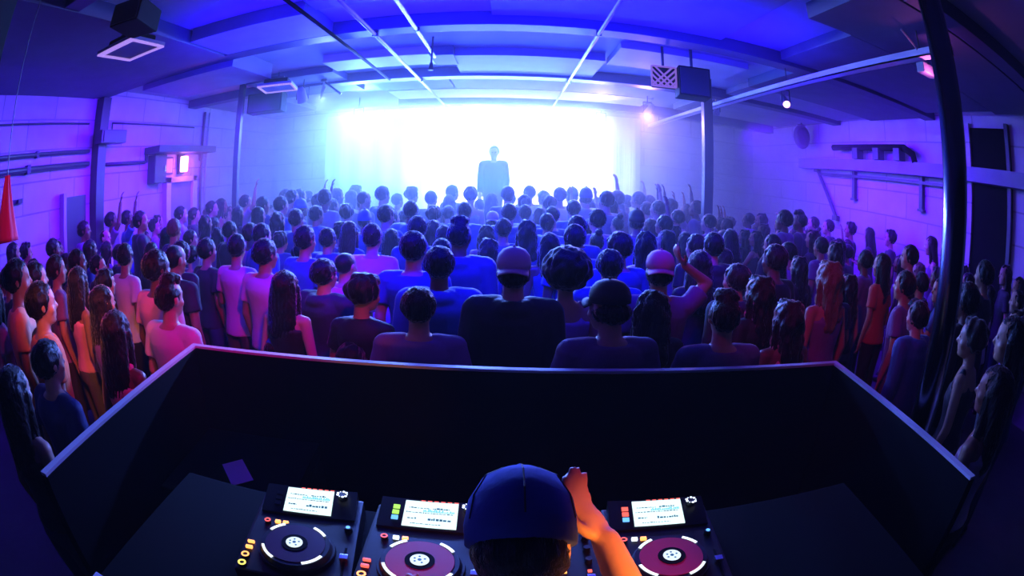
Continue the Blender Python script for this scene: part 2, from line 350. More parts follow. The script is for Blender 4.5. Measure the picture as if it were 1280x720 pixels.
panel_lamp('panel_lamp', (-3.32, 3.27, 3.42), R(0), R(0), R(-3), .27, .27, 'square wash lamp with a pale bright frame at upper left', 0)
panel_lamp('panel_lamp', (-3.4, 7.08, 3.48), R(0), R(0), R(14), .27, .33, 'flat pale lamp panel beside the left steel post', 0)
def speaker(loc, rz, label, w=.2, d=.19, h=.42, top=3.86):
    e = empty('ceiling_speaker', loc, rz, label, 'speaker')
    bm = bmesh.new(); box(bm, (-w, -d, 0), (w, d, h), .02); link('cabinet', fin(bm), M_black, e)
    bm = bmesh.new(); box(bm, (-w * .9, -d - .012, h * .06), (w * .9, -d, h * .94), .004); link('grille', fin(bm), M_blackg, e)
    bm = bmesh.new(); tube(bm, (0, 0, h), (0, 0, top - loc[2] - .001), .02); box(bm, (-w * .7, -.03, h), (w * .7, .03, h + .02)); link('bracket', fin(bm), M_steel, e)
    return e
speaker((-2.9, 2.84, 3.44), R(15), 'black box speaker hanging above the framed lamp at upper left', .15, .24, .2, 3.69)
speaker((-4.15, 8.25, 3.3), R(10), 'dark box speaker hanging beside the left steel post', .33, .2, .34)
speaker((2.12, 6.2, 3.2), R(-8), 'dark box speaker hanging between lattice lamp and right post', .2, .2, .38)
speaker((-2.2, .72, 2.5), R(40), 'black speaker corner cut off at the top left edge', .2, .2, .9)
# lattice-fronted effect light
e = empty('lattice_lamp', (1.76, 6.25, 3.3), R(-10), 'effect lamp with a glittering pale lattice front, below the beam', 'lamp')
bm = bmesh.new()
for i in range(5):
    for sgn in (1, -1):
        a = -.15 + i * .075
        x0, z0 = a, 0; x1, z1 = a + sgn * .26, .26
        if x1 > .15: z1 = .15 - x0 + 0.0; x1 = .15
        if x1 < -.15: z1 = x0 + .15; x1 = -.15
        if z1 > .02: tube(bm, (x0, -.06, z0), (x1, -.06, z1), .012, .012, 6)
for a, b in (((-.15, 0), (.15, 0)), ((-.15, .26), (.15, .26)), ((-.15, 0), (-.15, .26)), ((.15, 0), (.15, .26))): tube(bm, (a[0], -.06, a[1]), (b[0], -.06, b[1]), .013, .013, 6)
link('lattice', fin(bm), glow('lattice_glint', (.6, .3, 1), .35), e)  # glitter of light on the lattice, put in as a faint glow
boxo('case', (-.15, -.04, 0), (.15, .1, .26), M_black, e, bev=.01)
bm = bmesh.new(); tube(bm, (0, .03, .26), (0, .03, .555), .018); link('yoke', fin(bm), M_steel, e)
def par(loc, target, label, glowm=G_white, r=.09, zt=3.86, lens=True):
    e = empty('par_can', loc, 0, label, 'stage light')
    q = (Vector(target) - Vector(loc)).to_track_quat('-Z', 'Y').to_matrix().to_4x4()
    bm = bmesh.new(); bmesh.ops.create_cone(bm, cap_ends=False, segments=20, radius1=r, radius2=r * .8, depth=.2, matrix=q @ Matrix.Translation((0, 0, .06)))
    bmesh.ops.create_cone(bm, cap_ends=True, segments=20, radius1=r * .8, radius2=r * .45, depth=.06, matrix=q @ Matrix.Translation((0, 0, .19)))
    link('can', fin(bm), M_lightsteel, e)
    bm = bmesh.new(); bmesh.ops.create_cone(bm, cap_ends=True, segments=20, radius1=r * .92, radius2=r * .92, depth=.01, matrix=q @ Matrix.Translation((0, 0, -.02))); link('lens', fin(bm), glowm, e)
    bm = bmesh.new(); h = zt - loc[2] - .001
    tube(bm, (-r * 1.2, 0, 0), (-r * 1.2, 0, .2), .008, .008, 6); tube(bm, (r * 1.2, 0, 0), (r * 1.2, 0, .2), .008, .008, 6); tube(bm, (-r * 1.2, 0, .2), (r * 1.2, 0, .2), .008, .008, 6); tube(bm, (0, 0, .2), (0, 0, h), .01, .01, 6)
    link('yoke', fin(bm), M_steel, e); return e
PARS = [((-3.3, 11.3, 3.42), (-3.0, 8.0, 1.2), 'white stage light glaring over the left side of the backdrop'),
        ((1.9, 12.0, 3.42), (1.2, 8.0, 1.2), 'white stage light glaring over the right side of the backdrop'),
        ((-3.3, 7.9, 3.4), (-3.2, 9.6, .8), 'stage light with a visible beam beside the left steel post')]
for l, t, lab in PARS: par(l, t, lab)
par((2.45, 9.9, 3.45), (1.5, 12, 1.5), 'small pale lamp over the cable tray near the stage', M_lightsteel, .07)
par((3.7, 6.5, 3.45), (3.2, 4, 1.5), 'small pink lit lamp right of the middle post', G_pink, .06)
par((3.5, 8.9, 3.5), (3.2, 6, 1.5), 'faint small lamp just right of the middle post', M_lightsteel, .06)
e = empty('bracket_lamp', (3.3, 2.85, 3.4), 0, 'small pink lamp on a slanting bar beside the big black post', 'lamp')
pipe('arm', [(-.38, -.06, .22), (.12, .02, .02)], .012, M_lightsteel, e); boxo('lamp_head', (-.12, -.05, -.06), (.08, .06, .03), M_lightsteel, e, bev=.01)
bm = bmesh.new(); tube(bm, (.1, 0, .0), (.1, 0, .3), .01); link('stem', fin(bm), M_steel, e)
# two hanging bracket arms over the stage left (angled clamp)
e = empty('truss_clamp', (-3.02, 8.15, 3.42), 0, 'pale folded clamp hanging over the stage left of the backdrop', 'clamp')
pipe('arm', [(0, 0, .28), (-.05, 0, 0), (.02, 0, .2)], .02, M_lightsteel, e); pipe('arm', [(0, 0, .28), (.28, .1, .05)], .018, M_steel, e)
boxo('plate', (-.05, -.05, .28), (.05, .05, .42), M_steel, e)
# pink cloth at the left edge
e = empty('hanging_cloth', (-2.68, 1.46, 1.98), R(30), 'pink red cloth hanging down at the left edge', 'cloth')
bm = bmesh.new(); n = 28
rings = []
for j in range(14):
    z = .36 * (1 - j / 13); w = .018 + .085 * (j / 13) ** 1.1
    rings.append([bm.verts.new(((w + .008 * math.sin(5 * a)) * math.cos(a), .7 * (w + .008 * math.sin(5 * a)) * math.sin(a), z)) for a in [2 * PI * i / n for i in range(n)]])
for A, B in zip(rings, rings[1:]):
    for i in range(n): bm.faces.new((A[i], A[(i + 1) % n], B[(i + 1) % n], B[i]))
bm.faces.new(rings[0]); bm.faces.new(rings[-1][::-1])
link('cloth', fin(bm), M_cloth, e, smooth=True)
bm = bmesh.new(); tube(bm, (0, 0, .35), (0, 0, 1.7), .004, .004, 6); link('cord', fin(bm), M_steel, e)

# ------------------------------------------------------------------ DJ booth
BH = 1.30
bt = empty('booth_barrier', (0, 0, 0), 0, 'black booth barrier with a pale pink-lit rim around the player desk', 'barrier')
FL, FR, RL, RR = Vector((-1.63, 2.25, 0)), Vector((1.71, 2.22, 0)), Vector((-1.49, .75, 0)), Vector((1.63, .84, 0))
def wallseg(name, a, b, z0, z1, t, m, parent):
    d = (b - a).normalized(); nrm = Vector((-d.y, d.x, 0)) * t / 2
    bm = bmesh.new(); vs = []
    for z in (z0, z1):
        for q in (a + nrm, b + nrm, b - nrm, a - nrm): vs.append(bm.verts.new((q.x, q.y, z)))
    for f in ((0, 1, 2, 3), (4, 5, 6, 7), (0, 1, 5, 4), (1, 2, 6, 5), (2, 3, 7, 6), (3, 0, 4, 7)): bm.faces.new([vs[i] for i in f])
    return link(name, fin(bm), m, parent)
wallseg('panel', FL, FR, 0, BH - .012, .05, M_booth, bt); wallseg('panel', RL, FL, 0, BH - .012, .05, M_booth, bt); wallseg('panel', FR, RR, 0, BH - .012, .05, M_booth, bt)
ex = Vector((.02, 0, 0))
wallseg('rim', FL - ex, FR + ex, BH - .012, BH, .034, M_rim, bt); wallseg('rim', RL, FL, BH - .012, BH + .001, .036, M_rim, bt); wallseg('rim', FR, RR, BH - .012, BH + .001, .036, M_rim, bt)
struct(boxo('floor_platform', (-1.42, -1.55, 0), (1.55, 2.18, .25), M_black, bev=0))
# equipment case inside the booth with a paper note
e = empty('equipment_case', (-1.08, 1.66, .25), R(4), 'black equipment case inside the booth carrying a pink note', 'case')
boxo('case_body', (-.3, -.3, 0), (.3, .3, .68), M_black, e, bev=.01); boxo('case_lid', (-.3, -.3, .685), (.3, .3, .745), M_black, e, bev=.01); boxo('latch', (.02, -.312, .62), (.1, -.3, .72), M_steel, e)
bm = bmesh.new(); vs = [bm.verts.new(v) for v in ((-1.16, 1.63, .998), (-1.04, 1.49, .998), (-.97, 1.57, .998), (-1.09, 1.71, .998), (-1.16, 1.63, 1.0), (-1.04, 1.49, 1.0), (-.97, 1.57, 1.0), (-1.09, 1.71, 1.0))]
for f in ((0, 1, 2, 3), (4, 5, 6, 7), (0, 1, 5, 4), (1, 2, 6, 5), (2, 3, 7, 6), (3, 0, 4, 7)): bm.faces.new([vs[i] for i in f])
o = link('paper_note', fin(bm), M_paper); tag(o, 'small square pink paper note lying in the dark booth', 'paper')
# desk
e = empty('player_desk', (0, 0, .25), 0, 'black desk under the players with a pale near edge', 'desk')
boxo('desk_top', (-1.08, .58, .87), (1.2, 1.27, .92), M_black, e); boxo('edge_strip', (-1.1, .545, .872), (-.36, .58, .922), M_rim, e)
boxo('edge_strip', (.42, .545, .872), (1.22, .58, .922), M_rim, e)
for x in (-1.0, 1.1):
    for y in (.66, 1.2): boxo('leg', (x - .03, y - .03, 0), (x + .03, y + .03, .87), M_black, e)

ZD = 1.17
def knob(name, x, y, z, r, h, m, parent, n=16, top=True):
    bm = bmesh.new(); tube(bm, (x, y, z), (x, y, z + h), r, r * .9, n)
    return link(name, fin(bm), m, parent)
def player(x, y, rz, label, vinyl, cols):
    e = empty('media_player', (x, y, ZD), rz, label, 'player', 'media players on the desk')
    bm = bmesh.new(); box(bm, (-.155, -.2, 0), (.155, .2, .058), .008); link('body', fin(bm), M_deck, e)
    # display on its raised wedge
    bm = bmesh.new()
    vs = [bm.verts.new(v) for v in ((-.14, .085, .058), (.14, .085, .058), (.14, .2, .058), (-.14, .2, .058), (-.14, .085, .064), (.14, .085, .064), (.14, .2, .088), (-.14, .2, .088))]
    for f in ((0, 1, 2, 3), (4, 5, 6, 7), (0, 1, 5, 4), (1, 2, 6, 5), (2, 3, 7, 6), (3, 0, 4, 7)): bm.faces.new([vs[i] for i in f])
    hs = link('display_housing', fin(bm), M_deck, e)
    sl = (.088 - .064) / .115
    def P(u, v, k): return (u, .085 + v, .064 + sl * v + k)
    def quad(name, u0, u1, v0, v1, m, par, k=.001, t=.0012):
        bm = bmesh.new(); q = [bm.verts.new(P(a, b, k + c)) for c in (0, t) for a, b in ((u0, v0), (u1, v0), (u1, v1), (u0, v1))]
        for f in ((0, 1, 2, 3), (4, 5, 6, 7), (0, 1, 5, 4), (1, 2, 6, 5), (2, 3, 7, 6), (3, 0, 4, 7)): bm.faces.new([q[i] for i in f])
        return link(name, fin(bm), m, par)
    sc = quad('screen', -.072, .072, .008, .107, G_screen, e)
    rnd = random.Random(label)
    bmk = bmesh.new()
    def dash(b, u0, u1, v0, v1, k):
        q = [b.verts.new(P(a, c, k)) for a, c in ((u0, v0), (u1, v0), (u1, v1), (u0, v1))]; b.faces.new(q)
    for v, u0, u1, h in ((.078, -.06, -.005, .004), (.078, .005, .05, .006), (.06, -.066, .06, .0035), (.036, -.06, -.035, .006), (.034, -.005, .058, .009), (.018, -.05, .03, .003)):
        u = u0
        while u < u1:
            w = rnd.uniform(.003, .009); dash(bmk, u, min(u + w, u1), v, v + h * rnd.uniform(.5, 1.1), .0026); u += w + rnd.uniform(.001, .003)
    link('display_text', fin(bmk), G_dark, sc)
    bmk = bmesh.new(); u = -.02
    while u < .062:
        dash(bmk, u, u + .003, .066, .066 + rnd.uniform(.003, .012), .0024); u += .0042
    link('waveform', fin(bmk), G_cyan, sc)
    # jog wheel
    jy = -.075
    bm = bmesh.new(); tube(bm, (0, jy, .056), (0, jy, .068), .108, .106, 48); link('jog_base', fin(bm), M_deck, e)
    jg = empty('jog_wheel', (0, 0, 0)); jg.parent = e
    bm = bmesh.new(); tube(bm, (0, jy, .068), (0, jy, .082), .1, .094, 48); o = link('platter', fin(bm), M_blackg, jg)
    bm = bmesh.new(); tube(bm, (0, jy, .0822), (0, jy, .084), .083, .082, 48); link('vinyl_disc', fin(bm), vinyl, jg)
    bm = bmesh.new(); tube(bm, (0, jy, .0842), (0, jy, .0858), .036, .036, 32); link('hub', fin(bm), M_black, jg)
    bm = bmesh.new(); tube(bm, (0, jy, .0859), (0, jy, .0872), .023, .023, 32); lb = link('centre_display', fin(bm), G_label, jg)
    bm = bmesh.new()
    for a in (20, 95, 160, 215, 300):
        rr = .013; tube(bm, (rr * math.cos(R(a)), jy + rr * math.sin(R(a)), .0872), (rr * math.cos(R(a)), jy + rr * math.sin(R(a)), .0876), .003, .003, 8)
    tube(bm, (0, jy, .0872), (0, jy, .0877), .005, .005, 10); link('display_mark', fin(bm), G_dark, jg)
    for a0, a1 in ((32, 62), (118, 150), (198, 238), (292, 332)):
        bm = bmesh.new(); k = 10; vi = []
        for i in range(k + 1):
            a = R(a0 + (a1 - a0) * i / k); vi.append([bm.verts.new((r_ * math.cos(a), jy + r_ * math.sin(a), z_)) for r_, z_ in ((.085, .0835), (.0925, .0835), (.0925, .0855), (.085, .0855))])
        for A, B in zip(vi, vi[1:]):
            for q in range(4): bm.faces.new((A[q], A[(q + 1) % 4], B[(q + 1) % 4], B[q]))
        bm.faces.new(vi[0]); bm.faces.new(vi[-1][::-1]); link('ring_light', fin(bm), G_ring, jg)
    # buttons
    def btn(u, v, w, h, m, name='button'):
        bm = bmesh.new(); box(bm, (u - w, v - h, .057), (u + w, v + h, .065), .0015); return link(name, fin(bm), m, e)
    def rbtn(u, v, r, m, name='button'):
        bm = bmesh.new(); tube(bm, (u, v, .057), (u, v, .066), r, r * .95, 20); o = link(name, fin(bm), M_blackg, e)
        bm = bmesh.new(); k = 20; ring = []
        for i in range(k): a = 2 * PI * i / k; ring.append([bm.verts.new((u + q * r * math.cos(a), v + q * r * math.sin(a), .0665 + c)) for q, c in ((.55, 0), (.95, 0), (.95, .001), (.55, .001))])
        for i in range(k):
            A, B = ring[i], ring[(i + 1) % k]
            for q in range(4): bm.faces.new((A[q], A[(q + 1) % 4], B[(q + 1) % 4], B[q]))
        link('button_ring', fin(bm), m, o); return o
    rbtn(-.133, -.178, .0125, cols[0], 'play_button'); rbtn(-.133, -.14, .0125, cols[1], 'cue_button')
    btn(-.133, -.1, .01, .005, cols[2]); btn(-.133, -.075, .01, .004, cols[2])
    rbtn(-.108, .035, .01, G_red); btn(-.078, .04, .008, .006, G_ring if cols[3] else G_orange); btn(-.054, .04, .008, .006, G_orange)
    for i, m in enumerate(cols[4]):
        quad('side_button', -.103, -.085, .07 - i * .021, .084 - i * .021, m, e, .001, .003)
    bm = bmesh.new()
    for k2 in range(6): dash(bm, -.03 + k2 * .018, -.018 + k2 * .018, .1085, .1115, .002)
    link('hot_cue_light', fin(bm), G_red, e)
    bm = bmesh.new(); c0 = P(.1, .085, .0); tube(bm, c0, (c0[0], c0[1], c0[2] + .014), .014, .012, 18); kb = link('browse_knob', fin(bm), M_blackg, e)
    bm = bmesh.new()
    for i in range(9):
        a = 2 * PI * i / 9; tube(bm, (c0[0] + .014 * math.cos(a), c0[1] + .014 * math.sin(a), c0[2] + .014), (c0[0] + .014 * math.cos(a), c0[1] + .014 * math.sin(a), c0[2] + .0155), .0042 if i % 3 else .002, n=6)
    link('knob_light', fin(bm), G_ring, kb)
    bm = bmesh.new(); box(bm, (.127, -.16, .058), (.133, -.04, .0595)); link('tempo_slot', fin(bm), M_black, e)
    bm = bmesh.new(); box(bm, (.119, -.1, .059), (.141, -.08, .07), .002); link('tempo_slider', fin(bm), M_chrome, e)
    kn = knob('jog_adjust_knob', .128, .04, .057, .0115, .014, M_blackg, e); bm = bmesh.new(); tube(bm, (.128, .04, .071), (.128, .04, .0725), .006, .006, 10); link('knob_light', fin(bm), G_blue, kn)
    for u in (-.12, -.04, .04, .12):
        pass
    return e
player(-.523, 1.022, R(7), 'media player with dark plum jog wheel, leftmost on the desk', M_jogdark, (G_yellow, G_orange, G_orange, False, (M_blackg, M_blackg, M_blackg)))
player(-.193, 1.035, R(0), 'media player with red jog wheel, just left of the DJ head', M_jog, (G_orange, G_orange, G_red, True, (G_green, G_green, G_blue)))
player(.412, 1.04, R(-3), 'media player with red jog wheel, right of the DJ arm', M_jog, (G_orange, G_red, G_red, True, (G_red, G_red, G_blue)))
# mixer
e = empty('dj_mixer', (.12, 1.03, ZD), 0, 'black mixer with rows of knobs behind the DJ head', 'mixer')
bm = bmesh.new(); box(bm, (-.135, -.2, 0), (.125, .2, .062), .006); link('body', fin(bm), M_deck, e)
for c in range(4):
    for r_ in range(5):
        kk = knob('mixer_knob', -.095 + c * .06, .165 - r_ * .05, .061, .0095, .016, M_blackg, e, 14)
    boxo('fader_slot', (-.097 + c * .06, -.16, .0615), (-.093 + c * .06, -.09, .063), M_black, e, bev=0)
    boxo('fader', (-.105 + c * .06, -.13 + .02 * (c % 2), .063), (-.085 + c * .06, -.115 + .02 * (c % 2), .073), M_chrome, e, bev=.002)
    boxo('channel_light', (-.1 + c * .06, -.078, .0615), (-.09 + c * .06, -.068, .065), (G_orange, G_red)[c % 2], e, bev=0)
boxo('crossfader', (-.012, -.19, .062), (.012, -.176, .072), M_chrome, e, bev=.002)

# ------------------------------------------------------------------ people
SKIN = [mat('skin_tan', (.36, .19, .12), .5, spec=.35), mat('skin_light', (.5, .3, .22), .5, spec=.35), mat('skin_deep', (.15, .07, .045), .45, spec=.5)]
EYE = mat('eye_dark', (.02, .015, .015), .2)
HB = (30, .7, .008, (6, 6, 1))
HAIR = {'k': mat('hair_black', (.006, .005, .006), .45, bump=HB, spec=.3, sheen=.6), 'b': mat('hair_brown', (.02, .012, .01), .45, bump=HB, spec=.3, sheen=.6), 'y': mat('hair_fair', (.14, .09, .05), .5, bump=HB, spec=.4, sheen=.5)}
CB = (7, .5, .03, (1, 1, .6))
TOPS = {'k': [mat('cloth_black', (.012, .012, .018), .7, bump=CB, sheen=.25), mat('cloth_charcoal', (.03, .03, .04), .75, bump=CB, sheen=.25)],
        'b': [mat('cloth_navy', (.02, .03, .16), .7, bump=CB, sheen=.25), mat('cloth_blue', (.03, .08, .3), .7, bump=CB, sheen=.25)],
        'v': [mat('cloth_plum', (.16, .06, .22), .75, bump=CB, sheen=.25), mat('cloth_violet', (.25, .12, .35), .75, bump=CB, sheen=.25)],
        'p': [mat('cloth_pink_lit', (.75, .3, .5), .75, bump=CB, sheen=.25), mat('cloth_rose_lit', (.72, .28, .42), .8, bump=CB, sheen=.25)],  # pale tops: pink of the magenta light put into the cloth colour
        'g': [mat('cloth_grey', (.25, .25, .28), .8, bump=CB, sheen=.25), mat('cloth_slate', (.15, .17, .22), .8, bump=CB, sheen=.25)],
        'w': [mat('cloth_white', (.72, .6, .72), .8, bump=CB, sheen=.25), mat('cloth_cream', (.8, .76, .7), .8, bump=CB, sheen=.25)],
        'r': [mat('cloth_red', (.6, .03, .04), .75, bump=CB, sheen=.25), mat('cloth_brick', (.45, .06, .04), .75, bump=CB, sheen=.25)],
        'o': [mat('cloth_orange', (.85, .32, .12), .75, bump=CB, sheen=.25), mat('cloth_orange_pale', (.85, .4, .2), .75, bump=CB, sheen=.25)]}
DENIM = [mat('trouser_denim', (.03, .04, .09), .8), mat('trouser_black', (.012, .012, .015), .8), mat('trouser_grey', (.08, .08, .09), .8)]
CAPM = {'w': mat('cap_pale', (.5, .42, .5), .7), 'k': mat('cap_black', (.015, .015, .02), .7), 'b': mat('cap_blue', (.03, .06, .4), .6), 'v': mat('cap_rose', (.6, .2, .35), .7)}
SHOE = mat('shoe_dark', (.02, .02, .02), .5)

PIV = Vector((0, -.005, 1.5))
def headrot(yaw, pit): return Matrix.Translation(PIV) @ Euler((R(pit), 0, R(yaw))).to_matrix().to_4x4() @ Matrix.Translation(-PIV)
def make_head(bm, yaw, pit):
    b = bmesh.new()
    loft(b, [(0, .055, 1.515, .022, .024), (0, .048, 1.527, .043, .045), (0, .034, 1.555, .057, .072), (0, .022, 1.6, .067, .088), (0, .012, 1.64, .073, .095), (0, .006, 1.68, .075, .097), (0, 0, 1.715, .066, .086), (0, -.003, 1.74, .042, .055), (0, -.003, 1.75, .012, .016)])
    limb(b, (0, .104, 1.64), (0, .12, 1.607), .008, .0125); ball(b, (0, .09, 1.662), (.05, .016, .009)); ball(b, (0, .1, 1.572), (.024, .011, .009)); ball(b, (0, .085, 1.535), (.025, .02, .018))
    for s in (-1, 1):
        ball(b, (s * .077, -.005, 1.63), (.01, .021, .032)); ball(b, (s * .03, .09, 1.643), (.013, .012, .01)); ball(b, (s * .045, .06, 1.6), (.025, .03, .03))
    M = headrot(yaw, pit); bmesh.ops.transform(b, matrix=M, verts=b.verts[:])
    me = bpy.data.meshes.new('h'); b.to_mesh(me); b.free(); bm.from_mesh(me); bpy.data.meshes.remove(me)
def make_hand(bm, w, d, side, curl=.5, up=Vector((0, 0, 1)), s=1.0):
    """palm and five separate fingers leaving the wrist w in direction d"""
    d = d.normalized(); n = d.cross(up); n = n.normalized() if n.length > .01 else Vector((1, 0, 0)); nn = n.cross(d).normalized()
    palm = nn; across = n * side
    M3 = Matrix((across, palm, d)).transposed()
    c = w + d * .045 * s
    ball(bm, c, (.038 * s, .014 * s, .052 * s), 8, M3)
    for i, (off, L) in enumerate(((-.028, .062), (-.0095, .075), (.0095, .07), (.027, .054))):
        a = w + d * .085 * s + across * off * s; L *= s
        b1 = a + (d * math.cos(curl * .6) + palm * math.sin(curl * .6)) * L * .5 + across * off * .12
        b2 = b1 + (d * math.cos(curl * 1.6) + palm * math.sin(curl * 1.6)) * L * .5
        limb(bm, a, b1, .0095 * s, .009 * s, 8); limb(bm, b1, b2, .009 * s, .0075 * s, 8)
    a = w + d * .03 * s - across * .03 * s; b1 = a + (d * .7 - across * .75 + palm * .25).normalized() * .036 * s; b2 = b1 + (d * .95 - across * .2 + palm * .3).normalized() * .03 * s
    limb(bm, a, b1, .0125 * s, .0105 * s, 8); limb(bm, b1, b2, .0105 * s, .0085 * s, 8)

# arms: (elbow, wrist, hand direction) on the +x side; mirrored for the other
ARMS = {'down': ((.228, -.03, 1.15), (.232, .04, .9), (.0, .12, -1)), 'bent': ((.235, .0, 1.16), (.16, .22, 1.2), (-.5, .8, .25)), 'up': ((.3, .1, 1.6), (.27, .13, 1.86), (-.05, .15, 1)),
        'crossed': ((.225, .06, 1.15), (-.02, .2, 1.19), (-1, .05, .1)), 'hip': ((.33, -.06, 1.2), (.21, .02, 1.03), (-.6, .4, -.5)), 'head': ((.34, .08, 1.56), (.17, .04, 1.68), (-.5, -.1, .6)),
        'phone': ((.25, .1, 1.2), (.17, .26, 1.42), (-.1, .35, 1)), 'wide': ((.36, .0, 1.22), (.5, .14, 1.2), (.6, .8, .1))}
def torso_rings(g, inf=0., z0=.86, z1=1.47, lean=0.):
    if g == 'm': T = [(.86, .158, .105), (.95, .162, .11), (1.05, .148, .1), (1.16, .152, .104), (1.28, .175, .115), (1.37, .185, .112), (1.425, .165, .095), (1.46, .115, .075), (1.485, .068, .06)]
    else: T = [(.86, .165, .112), (.95, .168, .115), (1.05, .132, .092), (1.14, .126, .09), (1.26, .15, .112), (1.35, .158, .1), (1.41, .145, .082), (1.45, .1, .066), (1.475, .058, .052)]
    return [(0, -.012 * (z > 1.3), z, rx + inf, ry + inf) for z, rx, ry in T if z0 - .001 <= z <= z1 + .03]
def shoulder(g): return (.182, -.01, 1.415) if g == 'm' else (.155, -.01, 1.395)
def arm_pts(g, pose, side):
    e, w, h = ARMS[pose]; s = Vector(shoulder(g)); k = .93 if g == 'f' else 1
    f = lambda v: Vector((v[0] * side * (k if True else 1), v[1], v[2] - (.02 if g == 'f' else 0)))
    return Vector((s.x * side, s.y, s.z)), f(e), f(w), Vector((h[0] * side, h[1], h[2]))
LEANM = {}
def lean_m(a): return Matrix.Translation((0, 0, .93)) @ Euler((R(-a), 0, 0)).to_matrix().to_4x4() @ Matrix.Translation((0, 0, -.93))
def lean_mesh(me, a):
    if not a: return me
    M = lean_m(a)
    for v in me.vertices:
        t = min(max((v.co.z - .84) / .2, 0), 1); v.co = v.co.lerp(M @ v.co, t * t * (3 - 2 * t))
    return me
def body_mesh(g, pl, pr, yaw, pit, lean=0, spread=.0):
    bm = bmesh.new(); k = 1 if g == 'm' else .86
    loft(bm, torso_rings(g, -.004))
    limb(bm, (0, -.015, 1.42), (0, .0, 1.56), .056 * (k + .06), .05 * (k + .06)); make_head(bm, yaw, pit)
    for side, pose in ((-1, pl), (1, pr)):
        s, e, w, h = arm_pts(g, pose, side)
        limb(bm, s, e, .05 * k, .04 * k); limb(bm, e, w, .041 * k, .027 * k); limb(bm, s * .55 + Vector((0, 0, 1.42 * .45)), s, .05 * k, .053 * k)
        make_hand(bm, w, h, side, .5, Vector((0, 1, .2)) if abs(h[2]) > .7 else Vector((0, 0, 1)), .95 * (k + .08))
        x = side * (.088 + spread)
        limb(bm, (side * .085, 0, .88), (x, .015, .49), .092, .06); limb(bm, (x, .015, .49), (x + side * .01, -.03, .1), .06, .04); limb(bm, (x, .0, .38), (x, -.02, .3), .058, .052)
        limb(bm, (x + side * .012, -.04, .045), (x + side * .03, .13, .03), .042, .03)
    me = remesh(bm, .0085, 2, .26, 'body')
    M = headrot(yaw, pit); eyes = [M @ Vector((s * .03, .102, 1.643)) for s in (-1, 1)]
    me.materials.append(SKIN[0]); me.materials.append(EYE)
    for p in me.polygons:
        if any((p.center - q).length < .0125 for q in eyes): p.material_index = 1
    return lean_mesh(me, lean)
def fold(amp, f): return lambda c: amp * noise.noise(Vector((c.x * f, c.y * f, c.z * f * .55)))
def shirt_mesh(g, pl, pr, kind, lean=0):
    bm = bmesh.new(); k = 1 if g == 'm' else .86; inf = {'tee': .014, 'jacket': .03, 'tank': .008}[kind]
    rg = torso_rings(g, inf, .9, 1.45 if kind != 'tank' else 1.33)
    if kind == 'tee': rg[0] = (0, 0, .88, rg[0][3] + .012, rg[0][4] + .01)
    if kind == 'jacket': rg = [(0, 0, .84, rg[0][3] + .01, rg[0][4] + .01)] + rg
    loft(bm, rg)
    for side, pose in ((-1, pl), (1, pr)):
        s, e, w, h = arm_pts(g, pose, side)
        if kind == 'tank':
            limb(bm, Vector((side * .085, .07, 1.33)), Vector((side * .09, -.005, 1.455)), .02, .02); limb(bm, Vector((side * .09, -.005, 1.455)), Vector((side * .085, -.09, 1.33)), .02, .02); continue
        limb(bm, s * .5 + Vector((0, 0, 1.425 * .5)), s, .055 * k + inf, .056 * k + inf)
        if kind == 'tee': m_ = s.lerp(e, .62); tube(bm, s, m_, .052 * k + inf, .052 * k + inf + .008, 12); ball(bm, s, .055 * k + inf)
        else: limb(bm, s, e, .056 * k + inf, .046 * k + inf * .8); tube(bm, e, e.lerp(w, .93), .048 * k + inf * .8, .036 * k + inf * .5, 12)
    if kind == 'jacket': ball(bm, (0, -.1, 1.44), (.1, .05, .055)); ball(bm, (.06, -.06, 1.465), (.05, .05, .03)); ball(bm, (-.06, -.06, 1.465), (.05, .05, .03))
    me = remesh(bm, .013, 2, .4, 'shirt', fold(.009 if kind != 'tank' else .004, 7))
    return lean_mesh(me, lean)
def trouser_mesh(g, spread=0.):
    bm = bmesh.new()
    loft(bm, torso_rings(g, .008, .86, .98)[:2] + [(0, 0, .985, .15, .105)])
    for side in (-1, 1):
        x = side * (.088 + spread)
        limb(bm, (side * .085, 0, .87), (x, .012, .49), .1, .072); tube(bm, (x, .012, .49), (x + side * .01, -.03, .09), .073, .06, 12); ball(bm, (x, .012, .49), .073)
    return remesh(bm, .015, 2, .4, 'trousers', fold(.008, 6))
def shoe_mesh(side):
    bm = bmesh.new(); x = side * .088
    limb(bm, (x + side * .01, -.05, .05), (x + side * .03, .12, .036), .05, .038); ball(bm, (x + side * .02, .04, .055), (.045, .08, .04))
    box(bm, (x - .045 + side * .02, -.09, .001), (x + .045 + side * .02, .16, .022), .008)
    return remesh(bm, .009, 1, .4, 'shoe')
